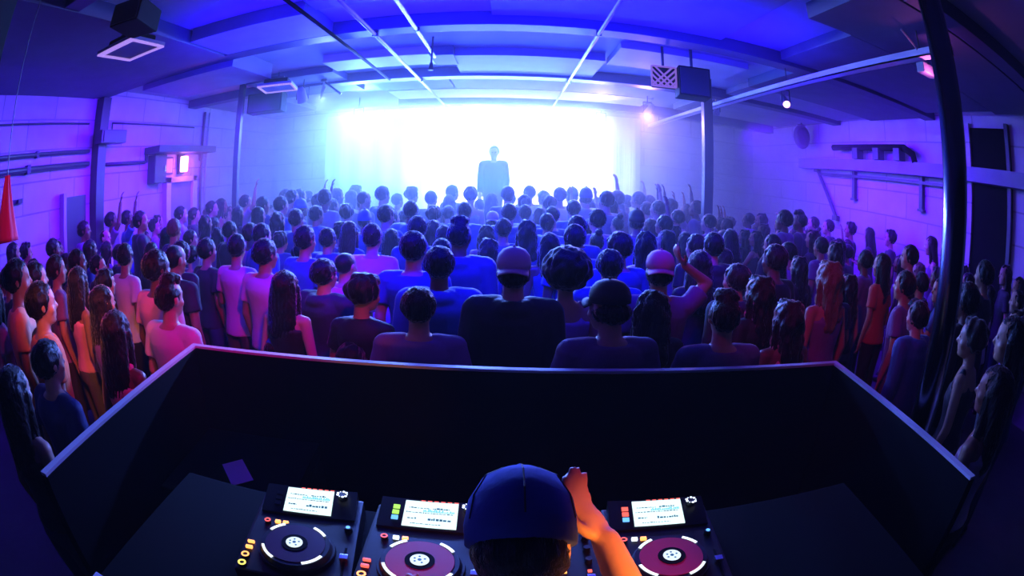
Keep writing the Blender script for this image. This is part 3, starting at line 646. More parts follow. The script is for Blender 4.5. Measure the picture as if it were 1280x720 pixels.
def hair_mesh(kind):
    bm = bmesh.new(); amp, f = .006, 30
    def cap_(rx=.084, ry=.105, rz=.1, z=1.662, y=-.012): ball(bm, (0, y, z), (rx, ry, rz), 16)
    if kind == 'S': cap_(.091, .113, .106, 1.664, -.016); amp = .007
    elif kind == 'T': cap_(.082, .103, .098); ball(bm, (0, .02, 1.757), (.066, .08, .042), 12); ball(bm, (.0, .06, 1.745), (.055, .04, .04), 12); amp = .012
    elif kind == 'C': cap_(.098, .118, .112, 1.668); amp, f = .024, 24
    elif kind == 'A': ball(bm, (0, -.025, 1.69), (.15, .15, .148), 18); amp, f = .016, 30
    elif kind in ('L', 'V'):
        cap_(.088, .11, .103)
        loft(bm, [(0, -.078, 1.24, .06, .02), (0, -.086, 1.3, .098, .036), (0, -.08, 1.4, .108, .046), (0, -.06, 1.5, .106, .058), (0, -.035, 1.6, .1, .078), (0, -.02, 1.68, .088, .09), (0, -.02, 1.72, .06, .06)])
        amp = .01 if kind == 'L' else .024; f = 16 if kind == 'L' else 22
        for s in (-1, 1): limb(bm, (s * .075, .02, 1.62), (s * .095, .0, 1.42), .03, .024)
    elif kind == 'P':
        cap_(.082, .103, .098); ball(bm, (0, -.115, 1.7), .03); limb(bm, (0, -.125, 1.7), (0, -.165, 1.6), .028, .034); limb(bm, (0, -.165, 1.6), (0, -.15, 1.42), .034, .012)
    elif kind == 'B': cap_(.082, .103, .098); ball(bm, (0, -.06, 1.775), (.048, .048, .044), 12)
    elif kind == 'Z': cap_(.079, .1, .094, 1.662); amp = .001
    elif kind == 'U': cap_(.083, .104, .07, 1.62, -.014)   # hair below a hat
    tall = fold(amp, f)
    def dsp(c):
        a = tall(c)
        if kind in 'LVSTPBU': a += .0045 * math.sin(60 * math.atan2(c.x, -c.y - .0) + 9 * noise.noise(c * 6))
        return a
    me = remesh(bm, .009, 1, .5, 'hair', dsp)
    for v in me.vertices:
        c = v.co; zl = 1.705 + .012 * math.cos(c.x * 30)
        lim = .035 if c.z < 1.66 else .05
        if kind == 'A': zl = 1.72
        if c.z < zl and c.y > lim and abs(c.x) < .2: v.co.y = lim - (.0 if abs(c.x) > .07 else .01)
    return me
def cap_mesh(kind):
    bm = bmesh.new()
    if kind == 'N':
        loft(bm, [(0, -.01, 1.645, .088, .108), (0, -.01, 1.65, .093, .113), (0, -.01, 1.69, .093, .113), (0, -.01, 1.695, .088, .108), (0, -.01, 1.73, .082, .1), (0, -.01, 1.765, .062, .076), (0, -.01, 1.785, .034, .04), (0, -.01, 1.79, .008, .01)], 28)
        ball(bm, (0, -.01, 1.792), .016)
    else:
        s = 1 if kind == 'F' else -1
        loft(bm, [(0, -.01, 1.665, .086, .106), (0, -.01, 1.7, .088, .108), (0, -.01, 1.735, .08, .098), (0, -.01, 1.765, .058, .07), (0, -.01, 1.778, .03, .036), (0, -.01, 1.781, .008, .01)], 28)
        ball(bm, (0, -.01, 1.785), .008)
        n = 16; A = []; B = []
        for i in range(n + 1):
            a = R(-62 + 124 * i / n); x = .086 * math.sin(a); y0 = -.01 + s * .104 * math.cos(a) - s * .01; L = .075 * math.cos(a * .9) ** .6
            A.append((x, y0, 1.672 - .02 * (x / .08) ** 2)); B.append((x * 1.02, y0 + s * L, 1.662 - .035 * (x / .08) ** 2))
        va = [[bm.verts.new((p[0], p[1], p[2] + d)) for p in A] for d in (0, .008)]; vb = [[bm.verts.new((p[0], p[1], p[2] + d)) for p in B] for d in (0, .008)]
        for i in range(n):
            bm.faces.new((va[0][i], va[0][i + 1], vb[0][i + 1], vb[0][i])); bm.faces.new((va[1][i], vb[1][i], vb[1][i + 1], va[1][i + 1]))
            bm.faces.new((vb[0][i], vb[0][i + 1], vb[1][i + 1], vb[1][i])); bm.faces.new((va[0][i + 1], va[0][i], va[1][i], va[1][i + 1]))
        bm.faces.new((va[0][0], vb[0][0], vb[1][0], va[1][0])); bm.faces.new((vb[0][n], va[0][n], va[1][n], vb[1][n]))
    me = bpy.data.meshes.new('cap'); bmesh.ops.recalc_face_normals(bm, faces=bm.faces[:]); bm.to_mesh(me); bm.free()
    for p in me.polygons: p.use_smooth = True
    return me

HM = {k: hair_mesh(k) for k in 'STCALVPBZU'}
CM = {k: cap_mesh(k) for k in 'NFK'}
TR = {g: trouser_mesh(g) for g in 'mf'}
SH = {s: shoe_mesh(s) for s in (-1, 1)}
VARS = {}
# name: (sex, left arm, right arm, head yaw, head pitch, lean)
VDEF = {'m1': ('m', 'down', 'down', 0, 0, 0), 'm2': ('m', 'bent', 'down', 22, -6, 0), 'm3': ('m', 'crossed', 'crossed', -18, 4, 0), 'm4': ('m', 'down', 'up', 6, 6, 0),
        'm5': ('m', 'down', 'head', -8, 0, 0), 'f1': ('f', 'down', 'down', 8, 0, 0), 'f2': ('f', 'bent', 'bent', -24, -8, 0), 'f3': ('f', 'up', 'up', 5, 8, 0), 'f4': ('f', 'phone', 'down', 28, 0, 0),
        'ml': ('m', 'bent', 'down', 0, 0, 42), 'mw': ('m', 'wide', 'wide', 0, -10, 4)}
for k, (g, pl, pr, ya, pi_, ln) in VDEF.items():
    VARS[k] = dict(g=g, body=body_mesh(g, pl, pr, ya, pi_, ln), M=lean_m(ln) @ headrot(ya, pi_),
                   tee=shirt_mesh(g, pl, pr, 'tee', ln), jacket=shirt_mesh(g, pl, pr, 'jacket', ln) if g == 'm' else None, tank=shirt_mesh(g, pl, pr, 'tank', ln) if g == 'f' else None)
PROTO = {}
def proto(me, name, m):
    """first object of a shared mesh; later ones are copies of it"""
    if me.name not in PROTO:
        if not me.materials: me.materials.append(m)
        PROTO[me.name] = me
    return me
def part(name, me, m, parent, M=None):
    if not me.materials: me.materials.append(m)
    o = bpy.data.objects.new(name, me); COL.objects.link(o); o.parent = parent
    o.material_slots[0].link = 'OBJECT'; o.material_slots[0].material = m
    if M is not None: o.matrix_local = M
    return o
def person(loc, h, rz, var, hair, hcol, top, kind, cap=None, skin=0, trou=0, label=None, group=None, ti=0, tm=None, broad=1.0):
    e = empty('person', loc, rz, label, 'person', group); s = h / 1.75; V = VARS[var]
    b_ = (s if s > .96 else .96 * .5 + s * .5) * broad
    e.scale = (b_, b_, s)
    part('body', V['body'], SKIN[skin], e)
    me = V.get(kind) or V['tee']
    part({'tee': 'shirt', 'jacket': 'jacket', 'tank': 'top'}[kind if V.get(kind) else 'tee'], me, tm or TOPS[top][ti], e)
    part('trousers', TR[V['g']], DENIM[trou], e)
    if VDEF[var][5] == 0 or True:
        for sd in (-1, 1): part('shoe', SH[sd], SHOE, e)
    part('hair', HM[hair], HAIR[hcol], e, V['M'])
    if cap: part('beanie' if cap[0] == 'N' else 'cap', CM[cap[0]], CAPM[cap[1]], e, V['M'])
    return e

# crowd: x, y, height, facing, hair style, hair colour, body, garment, top colour, shade, cap, skin, label, group
CROWD = [
(-2.09, 1.35, 1.52, -3, 'S', 'k', 'm1', 'tee', 'b', 0, None, 1, "person with short hair and navy top beside the booth's left rim", 'crowd on the dance floor'),
(-1.92, 0.95, 1.54, 4, 'L', 'k', 'f1', 'tank', 'k', 0, None, 1, 'long-haired person in black at the lower left edge, turned aside', 'crowd on the dance floor'),
(-2.51, 1.64, 1.72, -20, 'S', 'k', 'm1', 'tee', 'o', 0, None, 1, 'person in an orange top lit from behind, left crowd', 'crowd on the dance floor'),
(-3.07, 1.76, 1.83, -28, 'S', 'k', 'm1', 'tee', 'o', 1, None, 0, 'person in pale orange top behind the orange one, far left', 'crowd on the dance floor'),
(-3.11, 2.53, 1.65, -19, 'L', 'k', 'f4', 'tank', 'p', 1, None, 0, 'person with bare shoulders and rose strappy top, left crowd', 'crowd on the dance floor'),
(-3.66, 2.66, 1.72, -27, 'S', 'b', 'm1', 'tee', 'v', 0, None, 0, 'short-haired person in plum tee, front rows by left pillar, leftmost', 'crowd on the dance floor'),
(-1.93, 1.85, 1.55, -4, 'L', 'k', 'f1', 'tank', 'p', 1, None, 2, 'person with long dark hair and bare shoulders at the left rim', 'crowd on the dance floor'),
(-3.16, 2.95, 1.55, -25, 'C', 'k', 'f1', 'tee', 'k', 0, None, 1, 'curly-haired person in black tee, front rows by left pillar', 'crowd on the dance floor'),
(-2.29, 2.74, 1.72, -15, 'S', 'k', 'm1', 'tee', 'p', 0, None, 2, 'person in plain pink T-shirt standing behind the tall-haired one, left', 'crowd on the dance floor'),
(-1.92, 2.41, 1.6, -8, 'T', 'k', 'm1', 'tee', 'w', 0, None, 1, 'person with tall dark hair and white T-shirt by the booth corner', 'crowd on the dance floor'),
(-2.77, 3.68, 1.66, 175, 'S', 'k', 'm3', 'tee', 'k', 1, None, 2, 'person turned to face the camera, pink-lit face, among the left crowd', 'crowd on the dance floor'),
(-4.65, 5.22, 1.89, -42, 'S', 'k', 'm3', 'jacket', 'k', 0, None, 0, 'tall broad person in black standing high above the left crowd', 'crowd on the dance floor'),
(-5.6, 4.76, 1.87, -50, 'S', 'k', 'm1', 'jacket', 'v', 0, None, 2, 'short-haired person in plum jacket, middle rows by left pillar', 'crowd on the dance floor'),
(-5.8, 5.67, 1.91, -41, 'S', 'k', 'm4', 'tee', 'v', 0, None, 2, 'short-haired person in plum tee, arm raised, middle rows below pink lamp', 'crowd on the dance floor'),
(-4.93, 4.68, 1.59, -23, 'L', 'k', 'f1', 'tee', 'v', 0, None, 0, 'long-haired person in plum tee, middle rows by left pillar', 'crowd on the dance floor'),
(-5.8, 7.04, 1.73, -66, 'V', 'k', 'f4', 'tee', 'k', 0, None, 1, 'wavy-haired person in black tee, rear rows below pink lamp', 'crowd on the dance floor'),
(-5.8, 6.12, 1.89, -45, 'S', 'k', 'm4', 'tee', 'b', 1, None, 2, 'short-haired person in blue tee, arm raised, middle rows below pink lamp', 'crowd on the dance floor'),
(-5.8, 3.56, 1.76, -39, 'C', 'k', 'f1', 'tee', 'k', 1, None, 0, 'curly-haired person in charcoal tee, front rows by left pillar', 'crowd on the dance floor'),
(-5.6, 3.17, 1.82, -27, 'L', 'k', 'f1', 'tee', 'k', 1, None, 0, 'long-haired person in charcoal tee, front rows by left pillar', 'crowd on the dance floor'),
(-5.07, 3.65, 1.77, -23, 'S', 'k', 'm1', 'jacket', 'k', 1, None, 2, 'short-haired person in charcoal jacket, front rows by left pillar, second from left', 'crowd on the dance floor'),
(-3.33, 2.14, 1.75, -21, 'S', 'k', 'm1', 'tee', 'k', 1, None, 1, 'short-haired person in charcoal tee, left of booth', 'crowd on the dance floor'),
(-5.02, 6.79, 1.84, -51, 'S', 'k', 'm1', 'jacket', 'v', 1, None, 1, 'short-haired person in violet jacket, rear rows below pink lamp', 'crowd on the dance floor'),
(-5.08, 7.31, 1.78, -54, 'S', 'b', 'm1', 'jacket', 'k', 1, None, 1, 'short-haired person in charcoal jacket, rear rows below pink lamp', 'crowd on the dance floor'),
(-3.69, 4.82, 1.78, -20, 'S', 'y', 'm2', 'tee', 'k', 1, None, 0, 'short-haired person in charcoal tee, middle rows below pink lamp', 'crowd on the dance floor'),
(-4.94, 7.72, 1.85, -67, 'S', 'k', 'm1', 'jacket', 'v', 0, None, 1, 'short-haired person in plum jacket, rear rows by left post', 'crowd on the dance floor'),
(-4.98, 8.14, 1.87, -57, 'L', 'k', 'f1', 'tank', 'v', 1, None, 0, 'long-haired person in violet tank top, rear rows by left post', 'crowd on the dance floor'),
(-4.16, 6.31, 1.71, -37, 'V', 'k', 'f1', 'tee', 'k', 1, None, 0, 'wavy-haired person in charcoal tee, rear rows by left post', 'crowd on the dance floor'),
(-4.13, 7.31, 1.75, -33, 'L', 'k', 'f1', 'tee', 'k', 0, None, 0, 'long-haired person in black tee, rear rows by left post', 'crowd on the dance floor'),
(-4.58, 8.45, 1.89, -56, 'S', 'k', 'm4', 'tee', 'v', 1, None, 0, 'short-haired person in violet tee, arm raised, rear rows by left post', 'crowd on the dance floor'),
(-3.83, 7.68, 1.86, -38, 'S', 'k', 'm1', 'jacket', 'b', 0, None, 0, 'short-haired person in navy jacket, rear rows by left post', 'crowd on the dance floor'),
(-3.46, 6.78, 1.75, -44, 'L', 'k', 'f1', 'tee', 'b', 0, None, 1, 'long-haired person in navy tee, rear rows by left post', 'crowd on the dance floor'),
(-3.28, 7.22, 1.86, -37, 'S', 'b', 'm1', 'tee', 'b', 1, None, 1, 'short-haired person in blue tee, rear rows left of stage, leftmost', 'crowd on the dance floor'),
(-2.91, 6.3, 1.7, -35, 'V', 'k', 'f1', 'tee', 'b', 1, None, 0, 'wavy-haired person in blue tee, rear rows left of stage', 'crowd on the dance floor'),
(-3.11, 7.62, 1.78, -53, 'U', 'k', 'm1', 'tee', 'g', 0, ('N', 'b'), 2, 'person in blue beanie and grey tee, rear rows left of stage', 'crowd on the dance floor'),
(-2.51, 6.0, 1.74, -13, 'S', 'b', 'm1', 'jacket', 'b', 0, None, 0, 'short-haired person in navy jacket, middle rows left of stage, leftmost', 'crowd on the dance floor'),
(-3.61, 9.23, 1.87, -48, 'S', 'k', 'm1', 'jacket', 'g', 1, None, 1, 'short-haired person in slate jacket, rear rows left of stage', 'crowd on the dance floor'),
(-3.93, 8.88, 1.93, -61, 'S', 'k', 'm1', 'tee', 'g', 1, None, 1, 'short-haired person in slate tee, rear rows left of stage', 'crowd on the dance floor'),
(-3.42, 7.98, 1.93, -52, 'S', 'k', 'm1', 'jacket', 'g', 0, None, 1, 'short-haired person in grey jacket, rear rows left of stage', 'crowd on the dance floor'),
(-3.52, 8.58, 1.93, -47, 'L', 'k', 'f1', 'tank', 'g', 0, None, 1, 'long-haired person in grey tank top, rear rows left of stage', 'crowd on the dance floor'),
(-2.62, 7.39, 1.93, -18, 'S', 'b', 'm1', 'tee', 'g', 0, None, 2, 'short-haired person in grey tee, rear rows left of stage, leftmost', 'crowd on the dance floor'),
(-3.03, 8.29, 1.85, -58, 'L', 'k', 'f3', 'tee', 'k', 0, None, 2, 'long-haired person in black tee, arms raised, rear rows left of stage', 'crowd on the dance floor'),
(-2.52, 6.76, 1.73, -31, 'S', 'k', 'm1', 'jacket', 'b', 1, None, 0, 'short-haired person in blue jacket, rear rows left of stage', 'crowd on the dance floor'),
(-1.7, 4.27, 1.7, -19, 'S', 'k', 'm1', 'tee', 'b', 1, None, 0, 'short-haired person in blue tee, middle rows left of stage', 'crowd on the dance floor'),
(-3.32, 9.6, 1.69, -65, 'S', 'k', 'm1', 'tee', 'b', 0, None, 0, 'short-haired person in navy tee, rear rows left of stage, leftmost', 'crowd on the dance floor'),
(-1.77, 5.08, 1.6, -12, 'S', 'k', 'm1', 'jacket', 'b', 0, None, 0, 'short-haired person in navy jacket, middle rows left of stage, rightmost', 'crowd on the dance floor'),
(-2.75, 5.18, 1.66, -27, 'S', 'b', 'm1', 'tee', 'v', 1, None, 2, 'short-haired person in violet tee, middle rows by left post', 'crowd on the dance floor'),
(-2.27, 3.98, 1.67, -11, 'S', 'k', 'm2', 'tee', 'p', 1, None, 0, 'person in pink looking right, left of the bright pink shirt', 'crowd on the dance floor'),
(-1.83, 3.7, 1.66, -18, 'S', 'k', 'm1', 'tee', 'p', 1, None, 0, 'person in bright pink shirt left of the long-haired one, middle left', 'crowd on the dance floor'),
(-2.54, 5.57, 1.52, -19, 'C', 'k', 'm1', 'jacket', 'b', 0, None, 0, 'curly-haired person in navy jacket, middle rows left of stage', 'crowd on the dance floor'),
(-1.89, 4.67, 1.52, -25, 'C', 'k', 'm1', 'tee', 'b', 1, None, 0, 'curly-haired person in blue tee, middle rows left of stage', 'crowd on the dance floor'),
(-2.76, 4.2, 1.62, -24, 'S', 'k', 'm1', 'tee', 'k', 1, None, 0, 'short-haired person in charcoal tee, middle rows by left post', 'crowd on the dance floor'),
(-2.42, 4.83, 1.68, -26, 'S', 'k', 'm1', 'jacket', 'b', 1, None, 1, 'short-haired person in blue jacket, middle rows by left post', 'crowd on the dance floor'),
(-4.07, 5.15, 1.67, -34, 'L', 'k', 'f4', 'tee', 'k', 0, None, 1, 'long-haired person in black tee, middle rows below pink lamp', 'crowd on the dance floor'),
(-1.42, 3.17, 1.52, -13, 'L', 'k', 'f1', 'tank', 'k', 0, None, 1, 'person with long dark hair right of the bright pink shirt', 'crowd on the dance floor'),
(-1.28, 3.58, 1.53, -19, 'S', 'k', 'm1', 'jacket', 'k', 1, None, 1, 'person with short hair and dark patterned jacket, left of centre front', 'crowd on the dance floor'),
(-3.17, 4.5, 1.52, -27, 'S', 'k', 'm1', 'tee', 'v', 0, None, 1, 'short-haired person in plum tee, middle rows below pink lamp', 'crowd on the dance floor'),
(-3.74, 6.01, 1.56, -43, 'V', 'k', 'f4', 'tee', 'v', 1, None, 0, 'wavy-haired person in violet tee, middle rows by left post', 'crowd on the dance floor'),
(-1.7, 2.8, 1.2, -22, 'U', 'k', 'ml', 'tee', 'b', 1, ('N', 'b'), 1, 'stooping person in blue beanie, only the crown above the booth corner', 'crowd on the dance floor'),
(-0.89, 2.47, 1.27, 1, 'C', 'k', 'ml', 'jacket', 'k', 1, None, 1, 'stooping curly-haired person, crown just above the booth rim', 'crowd on the dance floor'),
(-0.86, 3.07, 1.52, -10, 'C', 'k', 'f2', 'tee', 'k', 0, None, 0, 'curly-haired person in black behind the rim, left of the round head', 'crowd on the dance floor'),
(-1.25, 4.01, 1.52, -18, 'Z', 'k', 'm1', 'tee', 'p', 0, None, 1, 'close-cropped person with pink top behind the dark jacket', 'crowd on the dance floor'),
(-2.86, 8.69, 1.91, -44, 'S', 'k', 'm1', 'tee', 'g', 0, None, 2, 'short-haired person in grey tee, rear rows left of stage, rightmost', 'crowd on the dance floor'),
(-2.76, 9.52, 1.93, -56, 'C', 'b', 'f1', 'tank', 'g', 1, None, 2, 'curly-haired person in slate tank top, rear rows left of stage', 'crowd on the dance floor'),
(-2.71, 9.09, 1.86, -55, 'L', 'k', 'f1', 'tee', 'g', 0, None, 1, 'long-haired person in grey tee, rear rows left of stage', 'crowd on the dance floor'),
(-2.69, 7.94, 1.77, -38, 'S', 'b', 'm1', 'tee', 'b', 0, None, 0, 'short-haired person in navy tee, rear rows left of stage, rightmost', 'crowd on the dance floor'),
(-2.19, 7.11, 1.72, -15, 'C', 'k', 'f1', 'tee', 'b', 1, None, 1, 'curly-haired person in blue tee, rear rows left of stage', 'crowd on the dance floor'),
(-2.14, 7.8, 1.88, -41, 'Z', 'k', 'm1', 'tee', 'g', 0, None, 0, 'close-cropped person in grey tee, rear rows left of stage', 'crowd on the dance floor'),
(-2.33, 8.51, 1.76, -42, 'S', 'k', 'm1', 'jacket', 'b', 0, None, 1, 'short-haired person in navy jacket, rear rows left of stage', 'crowd on the dance floor'),
(-1.94, 8.2, 1.93, -35, 'S', 'b', 'm1', 'tee', 'b', 1, None, 0, 'short-haired person in blue tee, rear rows left of stage, rightmost', 'crowd on the dance floor'),
(-1.97, 9.48, 1.77, -39, 'S', 'b', 'm1', 'tee', 'w', 1, None, 1, 'short-haired person in cream tee, rear rows left of performer', 'crowd on the dance floor'),
(-1.65, 9.12, 1.89, -47, 'C', 'k', 'f1', 'tee', 'b', 1, None, 0, 'person with bushy curly hair against the left of the glow', 'crowd on the dance floor'),
(-1.21, 6.63, 1.77, -6, 'S', 'k', 'm1', 'jacket', 'b', 1, None, 2, 'short-haired person in blue jacket, rear rows left of performer, leftmost', 'crowd on the dance floor'),
(-1.78, 6.56, 1.66, -13, 'U', 'k', 'm1', 'tee', 'b', 1, ('N', 'b'), 0, 'person in blue beanie and blue tee, rear rows left of stage', 'crowd on the dance floor'),
(-1.43, 6.22, 1.75, -26, 'S', 'k', 'm1', 'tee', 'b', 0, None, 1, 'person with neat round short hair in front of the left glow', 'crowd on the dance floor'),
(-1.27, 8.76, 1.83, -20, 'S', 'k', 'm1', 'tee', 'g', 1, None, 0, 'short-haired person in slate tee, rear rows left of performer, leftmost', 'crowd on the dance floor'),
(-1.66, 5.5, 1.63, -21, 'L', 'b', 'f1', 'tee', 'b', 0, None, 1, 'long-haired person in navy tee, middle rows left of stage', 'crowd on the dance floor'),
(-1.17, 4.57, 1.68, -5, 'S', 'b', 'm1', 'tee', 'p', 0, None, 1, 'short-haired person in pink tee, middle rows left of stage', 'crowd on the dance floor'),
(-1.27, 5.81, 1.52, -17, 'L', 'k', 'f1', 'tee', 'b', 1, None, 0, 'long-haired person in blue tee, middle rows left of performer', 'crowd on the dance floor'),
(-0.85, 5.0, 1.71, 7, 'S', 'b', 'm1', 'tee', 'b', 0, None, 0, 'short-haired person in navy tee, middle rows left of performer', 'crowd on the dance floor'),
(-0.66, 3.74, 1.7, -3, 'S', 'k', 'm1', 'tee', 'b', 1, None, 1, 'short-haired person in blue tee, front rows left of performer', 'crowd on the dance floor'),
(-1.02, 9.6, 1.91, -39, 'S', 'k', 'm1', 'tee', 'g', 1, None, 1, 'short-haired person in slate tee, rear rows left of performer, rightmost', 'crowd on the dance floor'),
(-1.02, 9.14, 1.76, -14, 'L', 'k', 'f1', 'tee', 'g', 0, None, 1, 'long-haired person in grey tee, rear rows left of performer', 'crowd on the dance floor'),
(-0.63, 8.62, 1.9, -8, 'C', 'k', 'f1', 'tank', 'g', 1, None, 1, 'person with bushy hair against the glow just left of the performer', 'crowd on the dance floor'),
(-0.53, 9.37, 1.68, -19, 'S', 'k', 'm1', 'jacket', 'b', 0, None, 0, 'short-haired person in navy jacket, rear rows right of performer, leftmost', 'crowd on the dance floor'),
(-0.32, 8.98, 1.8, -13, 'L', 'k', 'f1', 'tee', 'b', 1, None, 0, 'long-haired person in blue tee, rear rows right of performer', 'crowd on the dance floor'),
(-1.01, 7.14, 1.68, 0, 'C', 'k', 'f2', 'tee', 'b', 1, None, 1, 'curly-haired person in blue tee, rear rows left of performer', 'crowd on the dance floor'),
(-0.57, 6.83, 1.75, -7, 'S', 'k', 'm1', 'jacket', 'b', 1, None, 0, 'short-haired person in blue jacket, rear rows left of performer, rightmost', 'crowd on the dance floor'),
(-0.39, 4.22, 1.74, -7, 'T', 'k', 'm1', 'jacket', 'b', 0, None, 2, 'person with tall quiff standing out in the middle of the crowd', 'crowd on the dance floor'),
(-0.06, 8.22, 1.93, -1, 'S', 'b', 'm1', 'tee', 'b', 0, None, 1, 'short-haired person in navy tee, rear rows right of performer, leftmost', 'crowd on the dance floor'),
(-0.03, 9.6, 1.79, 16, 'S', 'k', 'm1', 'tee', 'b', 0, None, 0, 'short-haired person in navy tee, rear rows right of performer, second from left', 'crowd on the dance floor'),
(-0.03, 6.67, 1.75, 3, 'S', 'k', 'm1', 'jacket', 'b', 0, None, 1, 'short-haired person in navy jacket, rear rows right of performer, rightmost', 'crowd on the dance floor'),
(0.19, 8.6, 1.79, 19, 'C', 'k', 'm1', 'tee', 'g', 1, None, 0, 'curly-haired person in slate tee, rear rows right of performer', 'crowd on the dance floor'),
(0.28, 9.21, 1.93, 19, 'S', 'k', 'm1', 'tee', 'w', 1, None, 1, 'short-haired person in cream tee, rear rows right of performer', 'crowd on the dance floor'),
(0.18, 7.47, 1.7, -5, 'S', 'k', 'm1', 'jacket', 'b', 1, None, 2, 'short-haired person in blue jacket, rear rows right of performer, leftmost', 'crowd on the dance floor'),
(-0.24, 7.18, 1.61, 0, 'U', 'k', 'm1', 'tee', 'b', 0, ('K', 'w'), 1, 'person in backwards cap and navy tee, rear rows right of performer', 'crowd on the dance floor'),
(-0.08, 5.88, 1.63, 2, 'S', 'k', 'm1', 'tee', 'b', 0, None, 0, 'short-haired person in navy tee, middle rows right of performer', 'crowd on the dance floor'),
(0.15, 5.49, 1.66, 9, 'V', 'k', 'f1', 'tank', 'b', 0, None, 0, 'wavy-haired person in navy tank top, middle rows right of performer', 'crowd on the dance floor'),
(-0.28, 6.28, 1.53, 11, 'V', 'k', 'f1', 'tank', 'b', 0, None, 0, 'wavy-haired person in navy tank top, rear rows right of performer', 'crowd on the dance floor'),
(-0.57, 4.63, 1.55, -12, 'S', 'k', 'm1', 'tee', 'b', 1, None, 2, 'short-haired person in blue tee, middle rows left of performer', 'crowd on the dance floor'),
(-0.43, 3.35, 1.65, 9, 'S', 'k', 'm1', 'jacket', 'b', 1, None, 2, 'short-haired person in blue jacket, front rows left of performer', 'crowd on the dance floor'),
(-0.2, 5.05, 1.52, -6, 'V', 'b', 'f4', 'tank', 'b', 1, None, 1, 'wavy-haired person in blue tank top, middle rows right of performer', 'crowd on the dance floor'),
(0.02, 2.99, 1.69, -2, 'U', 'k', 'm1', 'jacket', 'k', 0, ('K', 'w'), 1, 'broad person in black with a pale backwards cap, centre front', 'crowd on the dance floor'),
(-0.46, 2.75, 1.52, 5, 'S', 'k', 'm1', 'tee', 'v', 1, None, 1, 'person with round short hair and violet T-shirt at the booth rim', 'crowd on the dance floor'),
(0.54, 9.6, 1.84, 18, 'C', 'b', 'f1', 'tee', 'w', 1, None, 2, 'curly-haired person in cream tee, rear rows right of performer', 'crowd on the dance floor'),
(0.55, 8.28, 1.8, 21, 'C', 'k', 'f1', 'tank', 'b', 0, None, 1, 'curly-haired person in navy tank top, rear rows right of performer', 'crowd on the dance floor'),
(0.74, 8.73, 1.93, 17, 'S', 'b', 'm1', 'tee', 'w', 0, None, 0, 'short-haired person in white tee, rear rows right of performer', 'crowd on the dance floor'),
(1.0, 9.35, 1.91, 30, 'U', 'k', 'm1', 'tee', 'g', 0, ('N', 'b'), 1, 'person in blue beanie and grey tee, rear rows right of stage', 'crowd on the dance floor'),
(1.11, 8.41, 1.93, 21, 'U', 'k', 'm1', 'jacket', 'g', 0, ('N', 'b'), 1, 'person in blue beanie and grey jacket, rear rows right of stage', 'crowd on the dance floor'),
(1.47, 9.6, 1.77, 61, 'S', 'k', 'm1', 'tee', 'v', 0, None, 2, 'short-haired person in plum tee, rear rows right of stage, leftmost', 'crowd on the dance floor'),
(0.82, 7.41, 1.79, 5, 'S', 'k', 'm1', 'tee', 'b', 1, None, 1, 'short-haired person in blue tee, rear rows right of stage', 'crowd on the dance floor'),
(1.3, 7.64, 1.93, 38, 'S', 'k', 'm1', 'tee', 'g', 1, None, 1, 'short-haired person in slate tee, rear rows right of stage, leftmost', 'crowd on the dance floor'),
(1.43, 8.06, 1.82, 41, 'L', 'k', 'f1', 'tee', 'v', 0, None, 0, 'long-haired person in plum tee, rear rows right of stage, leftmost', 'crowd on the dance floor'),
(1.62, 8.64, 1.93, 51, 'S', 'k', 'm4', 'tee', 'g', 1, None, 0, 'short-haired person in slate tee, arm raised, rear rows right of stage', 'crowd on the dance floor'),
(1.94, 9.33, 1.85, 56, 'S', 'b', 'm1', 'tee', 'v', 0, None, 0, 'short-haired person in plum tee, rear rows right of stage, second from left', 'crowd on the dance floor'),
(2.05, 8.91, 1.93, 53, 'S', 'k', 'm1', 'tee', 'g', 1, None, 0, 'short-haired person in slate tee, rear rows right of stage, rightmost', 'crowd on the dance floor'),
(2.39, 9.6, 1.87, 63, 'S', 'k', 'm4', 'tee', 'v', 1, None, 1, 'short-haired person in violet tee, arm raised, rear rows right of stage, leftmost', 'crowd on the dance floor'),
(2.07, 8.38, 1.79, 32, 'S', 'k', 'm1', 'tee', 'v', 0, None, 0, 'short-haired person in plum tee, rear rows right of stage, rightmost', 'crowd on the dance floor'),
(0.93, 6.04, 1.76, 25, 'S', 'k', 'm1', 'tee', 'v', 1, None, 1, 'short-haired person in violet tee, middle rows right of stage', 'crowd on the dance floor'),
(1.37, 7.11, 1.62, 15, 'B', 'k', 'f1', 'tee', 'b', 1, None, 1, 'person with hair bun in blue tee, rear rows right of stage', 'crowd on the dance floor'),
(1.43, 6.25, 1.75, 8, 'U', 'k', 'm1', 'tee', 'v', 1, ('N', 'k'), 0, 'person in black beanie and violet tee, rear rows right of stage', 'crowd on the dance floor'),
(0.62, 5.24, 1.73, 5, 'S', 'k', 'm1', 'tee', 'b', 0, None, 2, 'short-haired person in navy tee, middle rows right of stage', 'crowd on the dance floor'),
(0.51, 4.47, 1.71, 12, 'S', 'k', 'm1', 'tee', 'b', 1, None, 2, 'short-haired person in blue tee, middle rows right of stage, leftmost', 'crowd on the dance floor'),
(0.87, 5.62, 1.54, 9, 'B', 'k', 'f1', 'tee', 'b', 1, None, 0, 'person with hair bun in blue tee, middle rows right of stage', 'crowd on the dance floor'),
(0.4, 7.86, 1.66, 6, 'L', 'k', 'f1', 'tee', 'b', 0, None, 2, 'long-haired person in navy tee, rear rows right of performer', 'crowd on the dance floor'),
(0.5, 6.88, 1.72, 4, 'S', 'k', 'm1', 'tee', 'b', 0, None, 1, 'short-haired person in navy tee, rear rows right of performer, rightmost', 'crowd on the dance floor'),
(0.34, 4.87, 1.6, 4, 'L', 'k', 'f1', 'tank', 'b', 1, None, 2, 'long-haired person in blue tank top, middle rows right of performer', 'crowd on the dance floor'),
